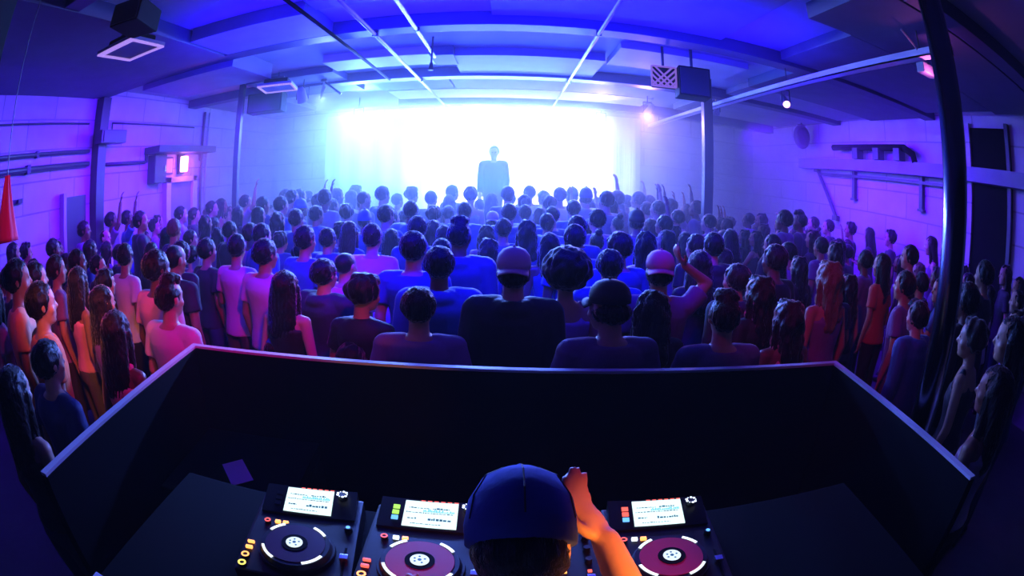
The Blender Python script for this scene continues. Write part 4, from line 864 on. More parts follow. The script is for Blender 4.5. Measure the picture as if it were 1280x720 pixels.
(1.23, 8.96, 1.75, 31, 'L', 'b', 'f3', 'tee', 'v', 1, None, 0, 'long-haired person in violet tee, arms raised, rear rows right of stage', 'crowd on the dance floor'),
(0.34, 3.34, 1.61, -1, 'A', 'k', 'f1', 'tank', 'v', 1, None, 0, 'person with large round afro and violet top, right of pale cap', 'crowd on the dance floor'),
(0.67, 3.69, 1.62, 8, 'S', 'k', 'm3', 'tee', 'b', 1, None, 1, 'short-haired person in blue tee, front rows right of stage', 'crowd on the dance floor'),
(0.81, 4.11, 1.7, 21, 'S', 'b', 'm1', 'tee', 'b', 1, None, 1, 'short-haired person in blue tee, middle rows right of stage, rightmost', 'crowd on the dance floor'),
(1.25, 5.06, 1.58, 6, 'L', 'k', 'f1', 'tee', 'b', 1, None, 1, 'long-haired person in blue tee, middle rows right of stage', 'crowd on the dance floor'),
(0.47, 2.48, 1.62, 9, 'U', 'k', 'm2', 'tee', 'v', 0, ('F', 'k'), 1, 'person in dark cap and violet top at the rim, right of centre', 'crowd on the dance floor'),
(0.77, 2.84, 1.52, 9, 'V', 'k', 'f2', 'tee', 'k', 0, None, 1, 'person with big dark long hair at the rim right of the dark cap', 'crowd on the dance floor'),
(2.13, 7.96, 1.84, 41, 'S', 'k', 'm4', 'tee', 'v', 1, None, 1, 'short-haired person in violet tee, arm raised, rear rows right of stage, rightmost', 'crowd on the dance floor'),
(2.53, 8.67, 1.87, 63, 'L', 'k', 'f3', 'tee', 'v', 0, None, 2, 'long-haired person in plum tee, arms raised, rear rows around middle post', 'crowd on the dance floor'),
(2.9, 8.35, 1.88, 60, 'S', 'k', 'm4', 'tee', 'v', 0, None, 2, 'short-haired person in plum tee, arm raised, rear rows around middle post, rightmost', 'crowd on the dance floor'),
(3.04, 9.31, 1.78, 52, 'L', 'k', 'f3', 'tee', 'v', 1, None, 0, 'long-haired person in violet tee, arms raised, rear rows around middle post', 'crowd on the dance floor'),
(2.34, 7.56, 1.74, 44, 'S', 'k', 'm1', 'tee', 'v', 1, None, 0, 'short-haired person in violet tee, rear rows around middle post', 'crowd on the dance floor'),
(3.4, 8.13, 1.65, 46, 'L', 'b', 'f1', 'tank', 'v', 0, None, 2, 'long-haired person in plum tank top, rear rows around middle post', 'crowd on the dance floor'),
(3.57, 8.85, 1.63, 48, 'V', 'k', 'f3', 'tee', 'v', 0, None, 2, 'wavy-haired person in plum tee, arms raised, rear rows around middle post', 'crowd on the dance floor'),
(4.03, 8.59, 1.75, 55, 'S', 'k', 'm1', 'jacket', 'v', 1, None, 2, 'short-haired person in violet jacket, rear rows around middle post', 'crowd on the dance floor'),
(3.42, 7.41, 1.55, 47, 'V', 'k', 'f1', 'tee', 'k', 0, None, 0, 'wavy-haired person in black tee, rear rows around middle post', 'crowd on the dance floor'),
(2.1, 5.07, 1.52, 32, 'L', 'b', 'f1', 'tee', 'k', 0, None, 0, 'long-haired person in black tee, middle rows around middle post, rightmost', 'crowd on the dance floor'),
(1.68, 4.78, 1.66, 24, 'S', 'b', 'm1', 'tee', 'k', 0, None, 1, 'short-haired person in black tee, middle rows around middle post', 'crowd on the dance floor'),
(1.7, 4.36, 1.72, 7, 'S', 'k', 'm1', 'jacket', 'k', 1, None, 1, 'short-haired person in charcoal jacket, middle rows around middle post', 'crowd on the dance floor'),
(2.02, 6.15, 1.56, 18, 'L', 'b', 'f1', 'tank', 'v', 1, None, 0, 'long-haired person in violet tank top, middle rows around middle post, rightmost', 'crowd on the dance floor'),
(0.91, 3.25, 1.67, -1, 'U', 'k', 'm5', 'tee', 'v', 0, ('K', 'v'), 0, 'person with hand on rose backwards cap, right of centre', 'crowd on the dance floor'),
(1.42, 3.9, 1.62, 3, 'L', 'k', 'f2', 'tee', 'k', 0, None, 0, 'long-haired person in black tee, middle rows around middle post, leftmost', 'crowd on the dance floor'),
(1.06, 2.47, 1.58, 5, 'T', 'k', 'm3', 'tee', 'v', 0, None, 1, 'person with swept-up hair and plum T-shirt at the rim, right side', 'crowd on the dance floor'),
(1.57, 3.07, 1.59, 16, 'V', 'k', 'f1', 'tee', 'k', 0, None, 0, 'wavy-haired person in black tee, front rows toward right wall', 'crowd on the dance floor'),
(1.57, 3.49, 1.59, 23, 'S', 'b', 'm1', 'jacket', 'k', 1, None, 1, 'short-haired person in charcoal jacket, front rows around middle post', 'crowd on the dance floor'),
(2.03, 3.75, 1.72, 21, 'S', 'b', 'm1', 'tee', 'k', 0, None, 2, 'short-haired person in black tee, front rows toward right wall', 'crowd on the dance floor'),
(1.58, 2.65, 1.53, 9, 'V', 'k', 'f1', 'tank', 'p', 1, None, 2, 'person with dark wavy hair and pink sleeveless top near right rim corner', 'crowd on the dance floor'),
(2.19, 3.1, 1.71, 9, 'V', 'y', 'f1', 'tank', 'v', 0, None, 0, 'person with long wavy pink-lit hair near the right rim corner', 'crowd on the dance floor'),
(2.96, 3.81, 1.52, 11, 'V', 'k', 'f1', 'tank', 'k', 1, None, 1, 'wavy-haired person in charcoal tank top, front rows toward right wall', 'crowd on the dance floor'),
(3.54, 3.94, 1.72, 17, 'L', 'k', 'f1', 'tee', 'r', 1, None, 0, 'person in a red top left of the big black post', 'crowd on the dance floor'),
(2.71, 2.47, 1.57, 6, 'S', 'k', 'm1', 'jacket', 'b', 1, None, 1, 'person in a blue jacket directly beside the big black post', 'crowd on the dance floor'),
(4.11, 4.03, 1.83, 44, 'S', 'k', 'm1', 'tee', 'k', 1, None, 1, 'short-haired person in charcoal tee, middle rows near black post', 'crowd on the dance floor'),
(5.8, 6.9, 1.84, 43, 'L', 'k', 'f2', 'tee', 'k', 1, None, 1, 'long-haired person in charcoal tee, rear rows near black post', 'crowd on the dance floor'),
(5.85, 6.32, 1.87, 53, 'C', 'k', 'm1', 'tee', 'k', 1, None, 1, 'curly-haired person in charcoal tee, rear rows near black post', 'crowd on the dance floor'),
(5.85, 5.16, 1.93, 59, 'L', 'b', 'f2', 'tank', 'v', 0, None, 1, 'long-haired person in plum tank top, middle rows near black post, rightmost', 'crowd on the dance floor'),
(4.1, 2.7, 1.89, 15, 'S', 'k', 'm1', 'tee', 'k', 0, None, 0, 'short-haired person in black tee, front rows near black post', 'crowd on the dance floor'),
(5.85, 3.39, 1.84, 51, 'V', 'b', 'f1', 'tee', 'k', 1, None, 1, 'wavy-haired person in charcoal tee, front rows near black post', 'crowd on the dance floor'),
(5.28, 2.78, 1.78, 45, 'L', 'k', 'f1', 'tee', 'k', 0, None, 0, 'long-haired person in black tee, front rows near black post', 'crowd on the dance floor'),
(2.0, 1.08, 1.6, 7, 'L', 'k', 'f1', 'tank', 'w', 0, None, 0, 'person in pale top at far right, in shadow beside the booth', 'crowd on the dance floor'),
(2.48, 1.3, 1.75, 26, 'L', 'k', 'f1', 'tee', 'k', 1, None, 0, 'long-haired person in charcoal tee, right of booth', 'crowd on the dance floor'),
(3.55, 6.33, 1.93, 47, 'S', 'b', 'm1', 'jacket', 'v', 0, None, 2, 'short-haired person in plum jacket, rear rows toward right wall', 'crowd on the dance floor'),
(4.07, 6.72, 1.92, 47, 'T', 'k', 'm1', 'jacket', 'k', 1, None, 2, 'tall-haired person in charcoal jacket, rear rows toward right wall', 'crowd on the dance floor'),
(5.21, 8.08, 1.84, 66, 'S', 'k', 'm1', 'tee', 'v', 0, None, 1, 'short-haired person in plum tee, rear rows toward right wall', 'crowd on the dance floor'),
(5.3, 7.66, 1.84, 65, 'S', 'k', 'm1', 'jacket', 'k', 1, None, 1, 'short-haired person in charcoal jacket, rear rows toward right wall', 'crowd on the dance floor'),
(5.6, 7.3, 1.86, 54, 'C', 'k', 'm1', 'tee', 'k', 0, None, 0, 'curly-haired person in black tee, rear rows toward right wall', 'crowd on the dance floor'),
(4.09, 8.17, 1.79, 66, 'V', 'k', 'f1', 'tee', 'v', 1, None, 0, 'wavy-haired person in violet tee, rear rows toward right wall', 'crowd on the dance floor'),
(2.86, 5.35, 1.67, 21, 'S', 'k', 'm2', 'tee', 'k', 0, None, 0, 'short-haired person in black tee, middle rows toward right wall', 'crowd on the dance floor'),
(3.86, 5.97, 1.74, 33, 'V', 'b', 'f1', 'tee', 'k', 1, None, 1, 'wavy-haired person in charcoal tee, middle rows toward right wall', 'crowd on the dance floor'),
(3.59, 5.34, 1.7, 24, 'S', 'k', 'm1', 'tee', 'v', 0, None, 0, 'short-haired person in plum tee, middle rows toward right wall, leftmost', 'crowd on the dance floor'),
(4.07, 5.58, 1.69, 47, 'L', 'k', 'f1', 'tee', 'k', 1, None, 0, 'long-haired person in charcoal tee, middle rows toward right wall, rightmost', 'crowd on the dance floor'),
(2.31, 4.23, 1.62, 16, 'L', 'b', 'f1', 'tee', 'k', 1, None, 0, 'long-haired person in charcoal tee, middle rows toward right wall, leftmost', 'crowd on the dance floor'),
(3.89, 7.66, 1.65, 48, 'V', 'k', 'f1', 'tee', 'k', 0, None, 2, 'wavy-haired person in black tee, rear rows toward right wall', 'crowd on the dance floor'),
(2.85, 4.92, 1.64, 24, 'S', 'k', 'm2', 'tee', 'v', 1, None, 0, 'short-haired person in violet tee, middle rows toward right wall', 'crowd on the dance floor'),
(3.67, 4.44, 1.69, 35, 'S', 'k', 'm3', 'tee', 'v', 0, None, 2, 'short-haired person in plum tee, middle rows toward right wall, rightmost', 'crowd on the dance floor'),
(4.84, 4.95, 1.63, 31, 'L', 'k', 'f1', 'tank', 'v', 0, None, 2, 'long-haired person in plum tank top, middle rows near black post, leftmost', 'crowd on the dance floor'),
(2.9, 2.07, 1.78, 9, 'S', 'k', 'm1', 'jacket', 'k', 0, None, 2, 'short-haired person in black jacket, right of booth', 'crowd on the dance floor'),
(3.28, 2.54, 1.58, 16, 'L', 'k', 'f1', 'tank', 'k', 0, None, 1, 'long-haired person in black tank top, front rows near black post', 'crowd on the dance floor'),
(2.73, 7.25, 1.73, 52, 'S', 'k', 'm1', 'tee', 'v', 0, None, 1, 'short-haired person in plum tee, rear rows around middle post, leftmost', 'crowd on the dance floor'),
(1.84, 6.55, 1.71, 39, 'S', 'k', 'm4', 'tee', 'v', 0, None, 0, 'short-haired person in plum tee, arm raised, rear rows around middle post, leftmost', 'crowd on the dance floor'),
(1.87, 7.31, 1.61, 38, 'L', 'k', 'f1', 'tee', 'v', 0, None, 0, 'long-haired person in plum tee, rear rows right of stage, rightmost', 'crowd on the dance floor'),
(2.11, 6.92, 1.57, 21, 'V', 'k', 'f1', 'tank', 'v', 0, None, 0, 'wavy-haired person in plum tank top, rear rows around middle post', 'crowd on the dance floor'),
(2.75, 4.5, 1.56, 16, 'V', 'k', 'f1', 'tee', 'k', 0, None, 0, 'wavy-haired person in black tee, middle rows toward right wall', 'crowd on the dance floor'),
(2.58, 1.72, 1.63, 19, 'C', 'b', 'f1', 'tank', 'k', 0, None, 0, 'curly-haired person in black tank top, right of booth', 'crowd on the dance floor'),
(-0.88, 7.79, 1.65, -10, 'S', 'k', 'm2', 'jacket', 'k', 1, None, 0, 'short-haired person in charcoal jacket, rear rows left of performer', 'crowd on the dance floor'),
(-5.35, 6.41, 1.7, -46, 'C', 'k', 'm3', 'tee', 'v', 1, None, 1, 'curly-haired person in violet tee, rear rows below pink lamp', 'crowd on the dance floor'),
(4.36, 3.33, 1.62, 35, 'L', 'k', 'f4', 'tank', 'v', 1, None, 1, 'long-haired person in violet tank top, front rows near black post', 'crowd on the dance floor'),
(3.73, 3.08, 1.66, 35, 'V', 'k', 'f4', 'tee', 'b', 0, None, 0, 'wavy-haired person in navy tee, front rows near black post', 'crowd on the dance floor'),
(-4.3, 2.75, 1.66, -34, 'L', 'k', 'f1', 'tee', 'w', 0, None, 2, 'long-haired person in white tee, front rows by left pillar', 'crowd on the dance floor'),
(-5.75, 4.24, 1.68, -26, 'S', 'k', 'm1', 'tee', 'v', 0, None, 2, 'short-haired person in plum tee, middle rows by left pillar', 'crowd on the dance floor'),
(4.63, 7.39, 1.64, 43, 'P', 'k', 'f1', 'tank', 'g', 0, None, 0, 'ponytailed person in grey tank top, rear rows toward right wall', 'crowd on the dance floor'),
(-3.92, 3.56, 1.58, -39, 'S', 'k', 'm3', 'jacket', 'k', 1, None, 1, 'short-haired person in charcoal jacket, front rows by left pillar, rightmost', 'crowd on the dance floor'),
(5.72, 4.65, 1.69, 56, 'V', 'k', 'f4', 'tee', 'k', 0, None, 0, 'wavy-haired person in black tee, middle rows near black post, leftmost', 'crowd on the dance floor'),
(-5.49, 5.19, 1.7, -55, 'Z', 'k', 'm3', 'tee', 'w', 1, None, 1, 'close-cropped person in cream tee, middle rows by left pillar', 'crowd on the dance floor'),
(5.66, 8.91, 1.62, 74, 'S', 'b', 'm4', 'jacket', 'k', 1, None, 2, 'short-haired person in charcoal jacket, arm raised, rear rows toward right wall', 'crowd on the dance floor'),
(5.47, 4.04, 1.69, 27, 'V', 'k', 'f2', 'tee', 'k', 0, None, 1, 'wavy-haired person in black tee, middle rows near black post, rightmost', 'crowd on the dance floor'),
(-5.75, 7.55, 1.56, -69, 'S', 'k', 'm2', 'jacket', 'v', 0, None, 2, 'short-haired person in plum jacket, rear rows below pink lamp', 'crowd on the dance floor'),
(4.78, 4.46, 1.62, 45, 'L', 'y', 'f4', 'tee', 'v', 0, None, 1, 'long-haired person in plum tee, middle rows near black post', 'crowd on the dance floor'),
(-4.39, 4.45, 1.57, -21, 'S', 'k', 'm3', 'jacket', 'k', 0, None, 1, 'short-haired person in black jacket, middle rows below pink lamp', 'crowd on the dance floor'),
(4.44, 9.02, 1.56, 59, 'S', 'k', 'm2', 'tee', 'k', 1, None, 2, 'short-haired person in charcoal tee, rear rows toward right wall', 'crowd on the dance floor'),
(3.86, 2.0, 1.62, 30, 'V', 'b', 'f1', 'tee', 'v', 1, None, 1, 'wavy-haired person in violet tee, right of booth', 'crowd on the dance floor'),
(0.41, 6.34, 1.67, 0, 'S', 'k', 'm3', 'jacket', 'b', 1, None, 0, 'short-haired person in blue jacket, rear rows right of performer, rightmost', 'crowd on the dance floor'),
(-5.23, 8.66, 1.64, -58, 'S', 'b', 'm2', 'tee', 'v', 1, None, 1, 'short-haired person in violet tee, rear rows by left post', 'crowd on the dance floor'),
(-4.18, 2.27, 1.7, -11, 'S', 'k', 'm1', 'tee', 'k', 0, None, 0, 'short-haired person in black tee, left of booth', 'crowd on the dance floor'),
(3.16, 5.88, 1.62, 21, 'S', 'b', 'm1', 'jacket', 'k', 0, None, 0, 'short-haired person in black jacket, middle rows toward right wall', 'crowd on the dance floor'),
(-1.6, 7.41, 1.61, -29, 'S', 'k', 'm3', 'tee', 'k', 0, None, 1, 'short-haired person in black tee, rear rows left of performer', 'crowd on the dance floor'),
(-4.57, 5.79, 1.61, -29, 'V', 'b', 'f4', 'tank', 'k', 1, None, 2, 'wavy-haired person in charcoal tank top, middle rows below pink lamp', 'crowd on the dance floor'),
(-4.62, 4.04, 1.69, -45, 'L', 'k', 'f4', 'tee', 'b', 0, None, 2, 'long-haired person in navy tee, middle rows by left pillar', 'crowd on the dance floor'),
(-2.51, 3.28, 1.69, -10, 'Z', 'k', 'm1', 'tee', 'k', 1, None, 0, 'close-cropped person in charcoal tee, front rows below pink lamp', 'crowd on the dance floor'),
(3.3, 1.6, 1.67, 17, 'L', 'k', 'f1', 'tee', 'b', 0, None, 0, 'long-haired person in navy tee, right of booth', 'crowd on the dance floor'),
(4.98, 3.6, 1.66, 46, 'S', 'k', 'm3', 'jacket', 'k', 0, None, 0, 'short-haired person in black jacket, front rows near black post, rightmost', 'crowd on the dance floor'),
(3.42, 6.98, 1.58, 38, 'V', 'k', 'f4', 'tank', 'k', 1, None, 0, 'wavy-haired person in charcoal tank top, rear rows toward right wall', 'crowd on the dance floor'),
(-5.41, 9.22, 1.68, -82, 'P', 'b', 'f1', 'tee', 'v', 1, None, 1, 'ponytailed person in violet tee, rear rows by left post', 'crowd on the dance floor'),
(4.67, 8.47, 1.7, 58, 'B', 'k', 'f2', 'tee', 'k', 0, None, 2, 'person with hair bun in black tee, rear rows toward right wall', 'crowd on the dance floor'),
(4.58, 6.41, 1.6, 50, 'S', 'k', 'm1', 'jacket', 'v', 1, None, 2, 'short-haired person in violet jacket, rear rows toward right wall', 'crowd on the dance floor'),
(-3.27, 5.57, 1.66, -23, 'S', 'k', 'm1', 'jacket', 'k', 0, None, 2, 'short-haired person in black jacket, middle rows by left post', 'crowd on the dance floor'),
(5.77, 5.6, 1.63, 59, 'V', 'k', 'f1', 'tank', 'k', 0, None, 0, 'wavy-haired person in black tank top, middle rows near black post', 'crowd on the dance floor'),
(-4.28, 6.75, 1.64, -36, 'S', 'k', 'm1', 'jacket', 'w', 1, None, 2, 'short-haired person in cream jacket, rear rows by left post', 'crowd on the dance floor'),
(-2.54, 2.31, 1.57, -20, 'L', 'k', 'f1', 'tee', 'v', 1, None, 1, 'long-haired person in violet tee, left of booth', 'crowd on the dance floor'),
(-4.49, 3.42, 1.63, -25, 'L', 'k', 'f2', 'tank', 'k', 1, None, 2, 'long-haired person in charcoal tank top, front rows by left pillar', 'crowd on the dance floor'),
(-0.66, 5.5, 1.58, 10, 'S', 'b', 'm1', 'tee', 'k', 1, None, 1, 'short-haired person in charcoal tee, middle rows left of performer', 'crowd on the dance floor'),
(-4.47, 9.22, 1.65, -77, 'C', 'b', 'f1', 'tee', 'k', 0, None, 0, 'curly-haired person in black tee, rear rows by left post', 'crowd on the dance floor'),
(-5.13, 2.66, 1.57, -28, 'S', 'k', 'm3', 'jacket', 'k', 1, None, 0, 'short-haired person in charcoal jacket, front rows by left pillar, leftmost', 'crowd on the dance floor'),
(5.2, 6.88, 1.6, 49, 'S', 'b', 'm4', 'tee', 'v', 1, None, 1, 'short-haired person in violet tee, arm raised, rear rows toward right wall', 'crowd on the dance floor'),
(-5.72, 8.18, 1.66, -48, 'L', 'k', 'f1', 'tee', 'v', 1, None, 0, 'long-haired person in violet tee, rear rows below pink lamp', 'crowd on the dance floor'),
(1.13, 4.54, 1.68, 19, 'V', 'k', 'f2', 'tee', 'w', 1, None, 0, 'wavy-haired person in cream tee, middle rows right of stage', 'crowd on the dance floor'),
(-3.51, 4.11, 1.61, -13, 'S', 'k', 'm2', 'tee', 'k', 0, None, 1, 'short-haired person in black tee, middle rows below pink lamp, rightmost', 'crowd on the dance floor'),
(3.91, 9.25, 1.62, 61, 'C', 'k', 'f3', 'tank', 'k', 1, None, 0, 'curly-haired person in charcoal tank top, arms raised, rear rows around middle post', 'crowd on the dance floor'),
(1.66, 5.74, 1.6, 31, 'L', 'k', 'f4', 'tank', 'v', 1, None, 1, 'long-haired person in violet tank top, middle rows around middle post, leftmost', 'crowd on the dance floor'),
(5.04, 9.04, 1.58, 78, 'S', 'k', 'm3', 'tee', 'k', 0, None, 2, 'short-haired person in black tee, rear rows toward right wall', 'crowd on the dance floor'),
(-5.15, 5.9, 1.57, -45, 'S', 'k', 'm3', 'tee', 'k', 0, None, 2, 'short-haired person in black tee, middle rows below pink lamp, leftmost', 'crowd on the dance floor'),
(-0.97, 8.26, 1.6, -14, 'L', 'k', 'f1', 'tee', 'k', 1, None, 2, 'long-haired person in charcoal tee, rear rows left of performer', 'crowd on the dance floor'),
(-4.03, 8.12, 1.7, -58, 'L', 'k', 'f1', 'tee', 'k', 1, None, 1, 'long-haired person in charcoal tee, rear rows by left post', 'crowd on the dance floor'),
(2.67, 6.24, 1.59, 28, 'S', 'b', 'm2', 'tee', 'v', 0, None, 1, 'short-haired person in plum tee, rear rows around middle post, rightmost', 'crowd on the dance floor'),
(4.79, 2.52, 1.69, 25, 'P', 'k', 'f1', 'tee', 'v', 1, None, 1, 'ponytailed person in violet tee, front rows near black post', 'crowd on the dance floor'),
(-4.77, 6.24, 1.59, -41, 'L', 'k', 'f1', 'tank', 'k', 0, None, 2, 'long-haired person in black tank top, rear rows below pink lamp', 'crowd on the dance floor'),
(2.82, 6.82, 1.57, 24, 'Z', 'k', 'm2', 'tee', 'g', 1, None, 2, 'close-cropped person in slate tee, rear rows around middle post', 'crowd on the dance floor'),
(2.43, 5.66, 1.67, 28, 'L', 'k', 'f2', 'tee', 'k', 1, None, 1, 'long-haired person in charcoal tee, middle rows around middle post', 'crowd on the dance floor'),
(-3.32, 3.43, 1.69, -10, 'S', 'k', 'm2', 'tee', 'w', 1, None, 0, 'short-haired person in cream tee, front rows below pink lamp', 'crowd on the dance floor'),
(4.47, 5.89, 1.6, 35, 'S', 'k', 'm1', 'tee', 'k', 1, None, 0, 'short-haired person in charcoal tee, middle rows toward right wall', 'crowd on the dance floor'),
(2.55, 3.48, 1.58, 12, 'Z', 'k', 'm1', 'tee', 'k', 1, None, 0, 'close-cropped person in charcoal tee, front rows toward right wall', 'crowd on the dance floor'),
(5.55, 8.46, 1.61, 67, 'B', 'k', 'f1', 'tee', 'k', 1, None, 0, 'person with hair bun in charcoal tee, rear rows toward right wall', 'crowd on the dance floor'),
(3.81, 3.51, 1.63, 27, 'S', 'k', 'm3', 'jacket', 'k', 0, None, 0, 'short-haired person in black jacket, front rows near black post, leftmost', 'crowd on the dance floor'),
(3.53, 4.9, 1.7, 21, 'V', 'k', 'f1', 'tee', 'v', 1, None, 0, 'wavy-haired person in violet tee, middle rows toward right wall', 'crowd on the dance floor'),
(0.93, 6.56, 1.61, 5, 'V', 'k', 'f2', 'tee', 'w', 1, None, 2, 'wavy-haired person in cream tee, rear rows right of stage', 'crowd on the dance floor'),
(-3.82, 3.13, 1.7, -25, 'S', 'k', 'm3', 'tee', 'v', 0, None, 2, 'short-haired person in plum tee, front rows by left pillar, rightmost', 'crowd on the dance floor'),
(3.05, 3.02, 1.69, 31, 'S', 'k', 'm1', 'tee', 'v', 0, None, 0, 'short-haired person in plum tee, front rows near black post', 'crowd on the dance floor'),
(4.65, 7.85, 1.62, 51, 'P', 'b', 'f2', 'tee', 'k', 1, None, 0, 'ponytailed person in charcoal tee, rear rows toward right wall', 'crowd on the dance floor'),
(3.96, 7.17, 1.63, 43, 'S', 'k', 'm4', 'jacket', 'k', 0, None, 1, 'short-haired person in black jacket, arm raised, rear rows toward right wall', 'crowd on the dance floor'),
(-4.93, 3.13, 1.63, -23, 'L', 'k', 'f2', 'tee', 'k', 0, None, 1, 'long-haired person in black tee, front rows by left pillar', 'crowd on the dance floor'),
(4.9, 3.12, 1.63, 36, 'L', 'k', 'f1', 'tee', 'w', 1, None, 1, 'long-haired person in cream tee, front rows near black post', 'crowd on the dance floor'),
(-3.94, 5.58, 1.58, -30, 'S', 'k', 'm3', 'jacket', 'g', 1, None, 1, 'short-haired person in slate jacket, middle rows below pink lamp', 'crowd on the dance floor'),
(-3.82, 1.87, 1.63, -10, 'L', 'k', 'f4', 'tee', 'p', 0, None, 1, 'long-haired person in pink tee, left of booth', 'crowd on the dance floor'),
(-0.85, 6.12, 1.59, -20, 'V', 'b', 'f1', 'tank', 'v', 0, None, 1, 'wavy-haired person in plum tank top, middle rows left of performer', 'crowd on the dance floor'),
(4.42, 2.18, 1.59, 19, 'Z', 'k', 'm2', 'tee', 'k', 1, None, 0, 'close-cropped person in charcoal tee, right of booth', 'crowd on the dance floor'),
(-5.79, 8.88, 1.69, -56, 'L', 'k', 'f1', 'tee', 'b', 1, None, 0, 'long-haired person in blue tee, rear rows by left post', 'crowd on the dance floor'),
(4.72, 4.0, 1.63, 36, 'C', 'k', 'm1', 'tee', 'v', 0, None, 2, 'curly-haired person in plum tee, middle rows near black post', 'crowd on the dance floor'),
(-1.52, 7.85, 1.57, -12, 'C', 'k', 'f1', 'tank', 'k', 0, None, 1, 'curly-haired person in black tank top, rear rows left of performer', 'crowd on the dance floor'),
(-1.89, 5.93, 1.58, -13, 'C', 'k', 'm3', 'tee', 'v', 0, None, 1, 'curly-haired person in plum tee, middle rows left of stage', 'crowd on the dance floor'),
]
for (x, y, h, az, hair, hc, var, kind, top, ti, cap, sk, lab, grp) in CROWD:
    person((x, y, 0), h, R(az), var, hair, hc, top, kind, cap, sk, (len(lab) + int(x * 7)) % 3, lab, grp, ti, None, 1.1 if math.hypot(x, y) < 4.3 and x < 2.6 else 1.0)
# performer on the stage
person((-.36, 10.6, .8), 1.86, R(180), 'm1', 'S', 'k', 'b', 'jacket', None, 1, 1, 'person on the stage, hazy silhouette facing the crowd', None, 0)

# ------------------------------------------------------------------ the DJ, bent over the players
dj = empty('person', (0, 0, 0), 0, 'person DJing with bowed head in a blue cap, one hand at the head', 'person')
HC = Vector((.03, .74, 1.49))       # head centre
bm = bmesh.new()
hm = Matrix.Translation(HC) @ Euler((R(-48), 0, R(2))).to_matrix().to_4x4() @ Matrix.Translation((0, -.005, -1.635))
b = bmesh.new(); make_head(b, 0, 0); limb(b, (0, -.02, 1.46), (0, 0, 1.57), .056, .052); bmesh.ops.transform(b, matrix=hm, verts=b.verts[:])
me = bpy.data.meshes.new('x'); b.to_mesh(me); b.free(); bm.from_mesh(me)
neck = hm @ Vector((0, -.02, 1.45)); chest = Vector((0, .33, 1.5)); pel = Vector((0, .08, 1.2))
limb(bm, neck, chest, .058, .075)
DJS = {1: (Vector((.2, .34, 1.4)), Vector((.27, .5, 1.36)), Vector((.178, .745, 1.505)), Vector((-.55, .62, .62))), -1: (Vector((-.2, .36, 1.44)), Vector((-.3, .46, 1.26)), Vector((-.23, .7, 1.285)), Vector((.3, .95, -.1)))}
def djtorso(inf):
    b = bmesh.new(); P0 = Vector((0, .06, 1.13)); P1 = Vector((0, .36, 1.46))
    ax = (P1 - P0); L = ax.length; q = ax.to_track_quat('Z', 'Y').to_matrix().to_4x4()
    loft(b, [(0, 0, t * L, rx + inf, ry + inf) for t, rx, ry in ((0, .15, .105), (.25, .145, .1), (.55, .165, .112), (.85, .178, .11), (1.0, .15, .09), (1.12, .09, .065))])
    # ring x axis stays level
    X = Vector((1, 0, 0)); Z = ax.normalized(); Yv = Z.cross(X)
    bmesh.ops.transform(b, matrix=Matrix.Translation(P0) @ Matrix((X, Yv, Z)).transposed().to_4x4(), verts=b.verts[:])
    return b
b = djtorso(0); me2 = bpy.data.meshes.new('x'); b.to_mesh(me2); b.free(); bm.from_mesh(me2)
for sd, (s_, e_, w_, h_) in DJS.items():
    limb(bm, s_ * .6 + chest * .4, s_, .055, .056); limb(bm, s_, e_, .05, .042); limb(bm, e_, e_.lerp(w_, .35), .043, .04); limb(bm, e_.lerp(w_, .35), w_, .04, .027)
    if sd == 1: make_hand(bm, w_, h_, 1, .45, Vector((.6, -.3, .7)), 1.0)
    else: make_hand(bm, w_, h_, -1, .6, Vector((0, 0, 1)), 1.0)
    x = sd * .1
    limb(bm, (x, .04, 1.12), (x, .1, .7), .095, .062); limb(bm, (x, .1, .7), (x, .0, .33), .06, .04); limb(bm, (x, -.02, .29), (x + sd * .02, .15, .28), .04, .03)
bme = remesh(bm, .008, 2, .4, 'dj_body'); o = link('body', bme, SKIN[1], dj)
b = djtorso(.016)
for sd, (s_, e_, w_, h_) in DJS.items():
    limb(b, s_ * .6 + chest * .4, s_, .07, .07); tube(b, s_, s_.lerp(e_, .7), .066, .062, 12)
link('shirt', remesh(b, .012, 2, .5, 'dj_shirt', fold(.01, 9)), mat('cloth_dj', (.6, .5, .45), .8, bump=CB, sheen=.25), dj)
b = bmesh.new()
loft(b, [(0, .05, 1.02, .16, .12), (0, .05, 1.12, .16, .12), (0, .06, 1.18, .15, .11)])
for sd in (-1, 1):
    x = sd * .1; limb(b, (x, .05, 1.08), (x, .1, .7), .105, .074); tube(b, (x, .1, .7), (x, 0, .32), .074, .06, 12)
link('trousers', remesh(b, .014, 2, .5, 'dj_trousers'), DENIM[1], dj)
for sd in (-1, 1):
    b = bmesh.new(); limb(b, (sd * .1, -.03, .3), (sd * .12, .16, .29), .048, .038); box(b, (sd * .11 - .045, -.07, .252), (sd * .11 + .045, .2, .275), .008); link('shoe', remesh(b, .009, 1, .5), SHOE, dj)
hh = part('hair', HM['U'], HAIR['k'], dj, hm)
b = bmesh.new()
loft(b, [(0, -.012, 1.64, .096, .116), (0, -.012, 1.68, .098, .118), (0, -.012, 1.725, .09, .11), (0, -.012, 1.765, .068, .084), (0, -.012, 1.785, .036, .044), (0, -.012, 1.789, .01, .012)], 36)
ball(b, (0, -.012, 1.792), .009)
bmesh.ops.recalc_face_normals(b, faces=b.faces[:])
me = bpy.data.meshes.new('dj_cap'); b.to_mesh(me); b.free()
cp = link('cap', me, mat('cap_dj_blue', (.03, .05, .3), .85, bump=(60, .3, .004, (1, 1, 1)), spec=.2), dj, smooth=True); cp.matrix_local = hm
b = bmesh.new()
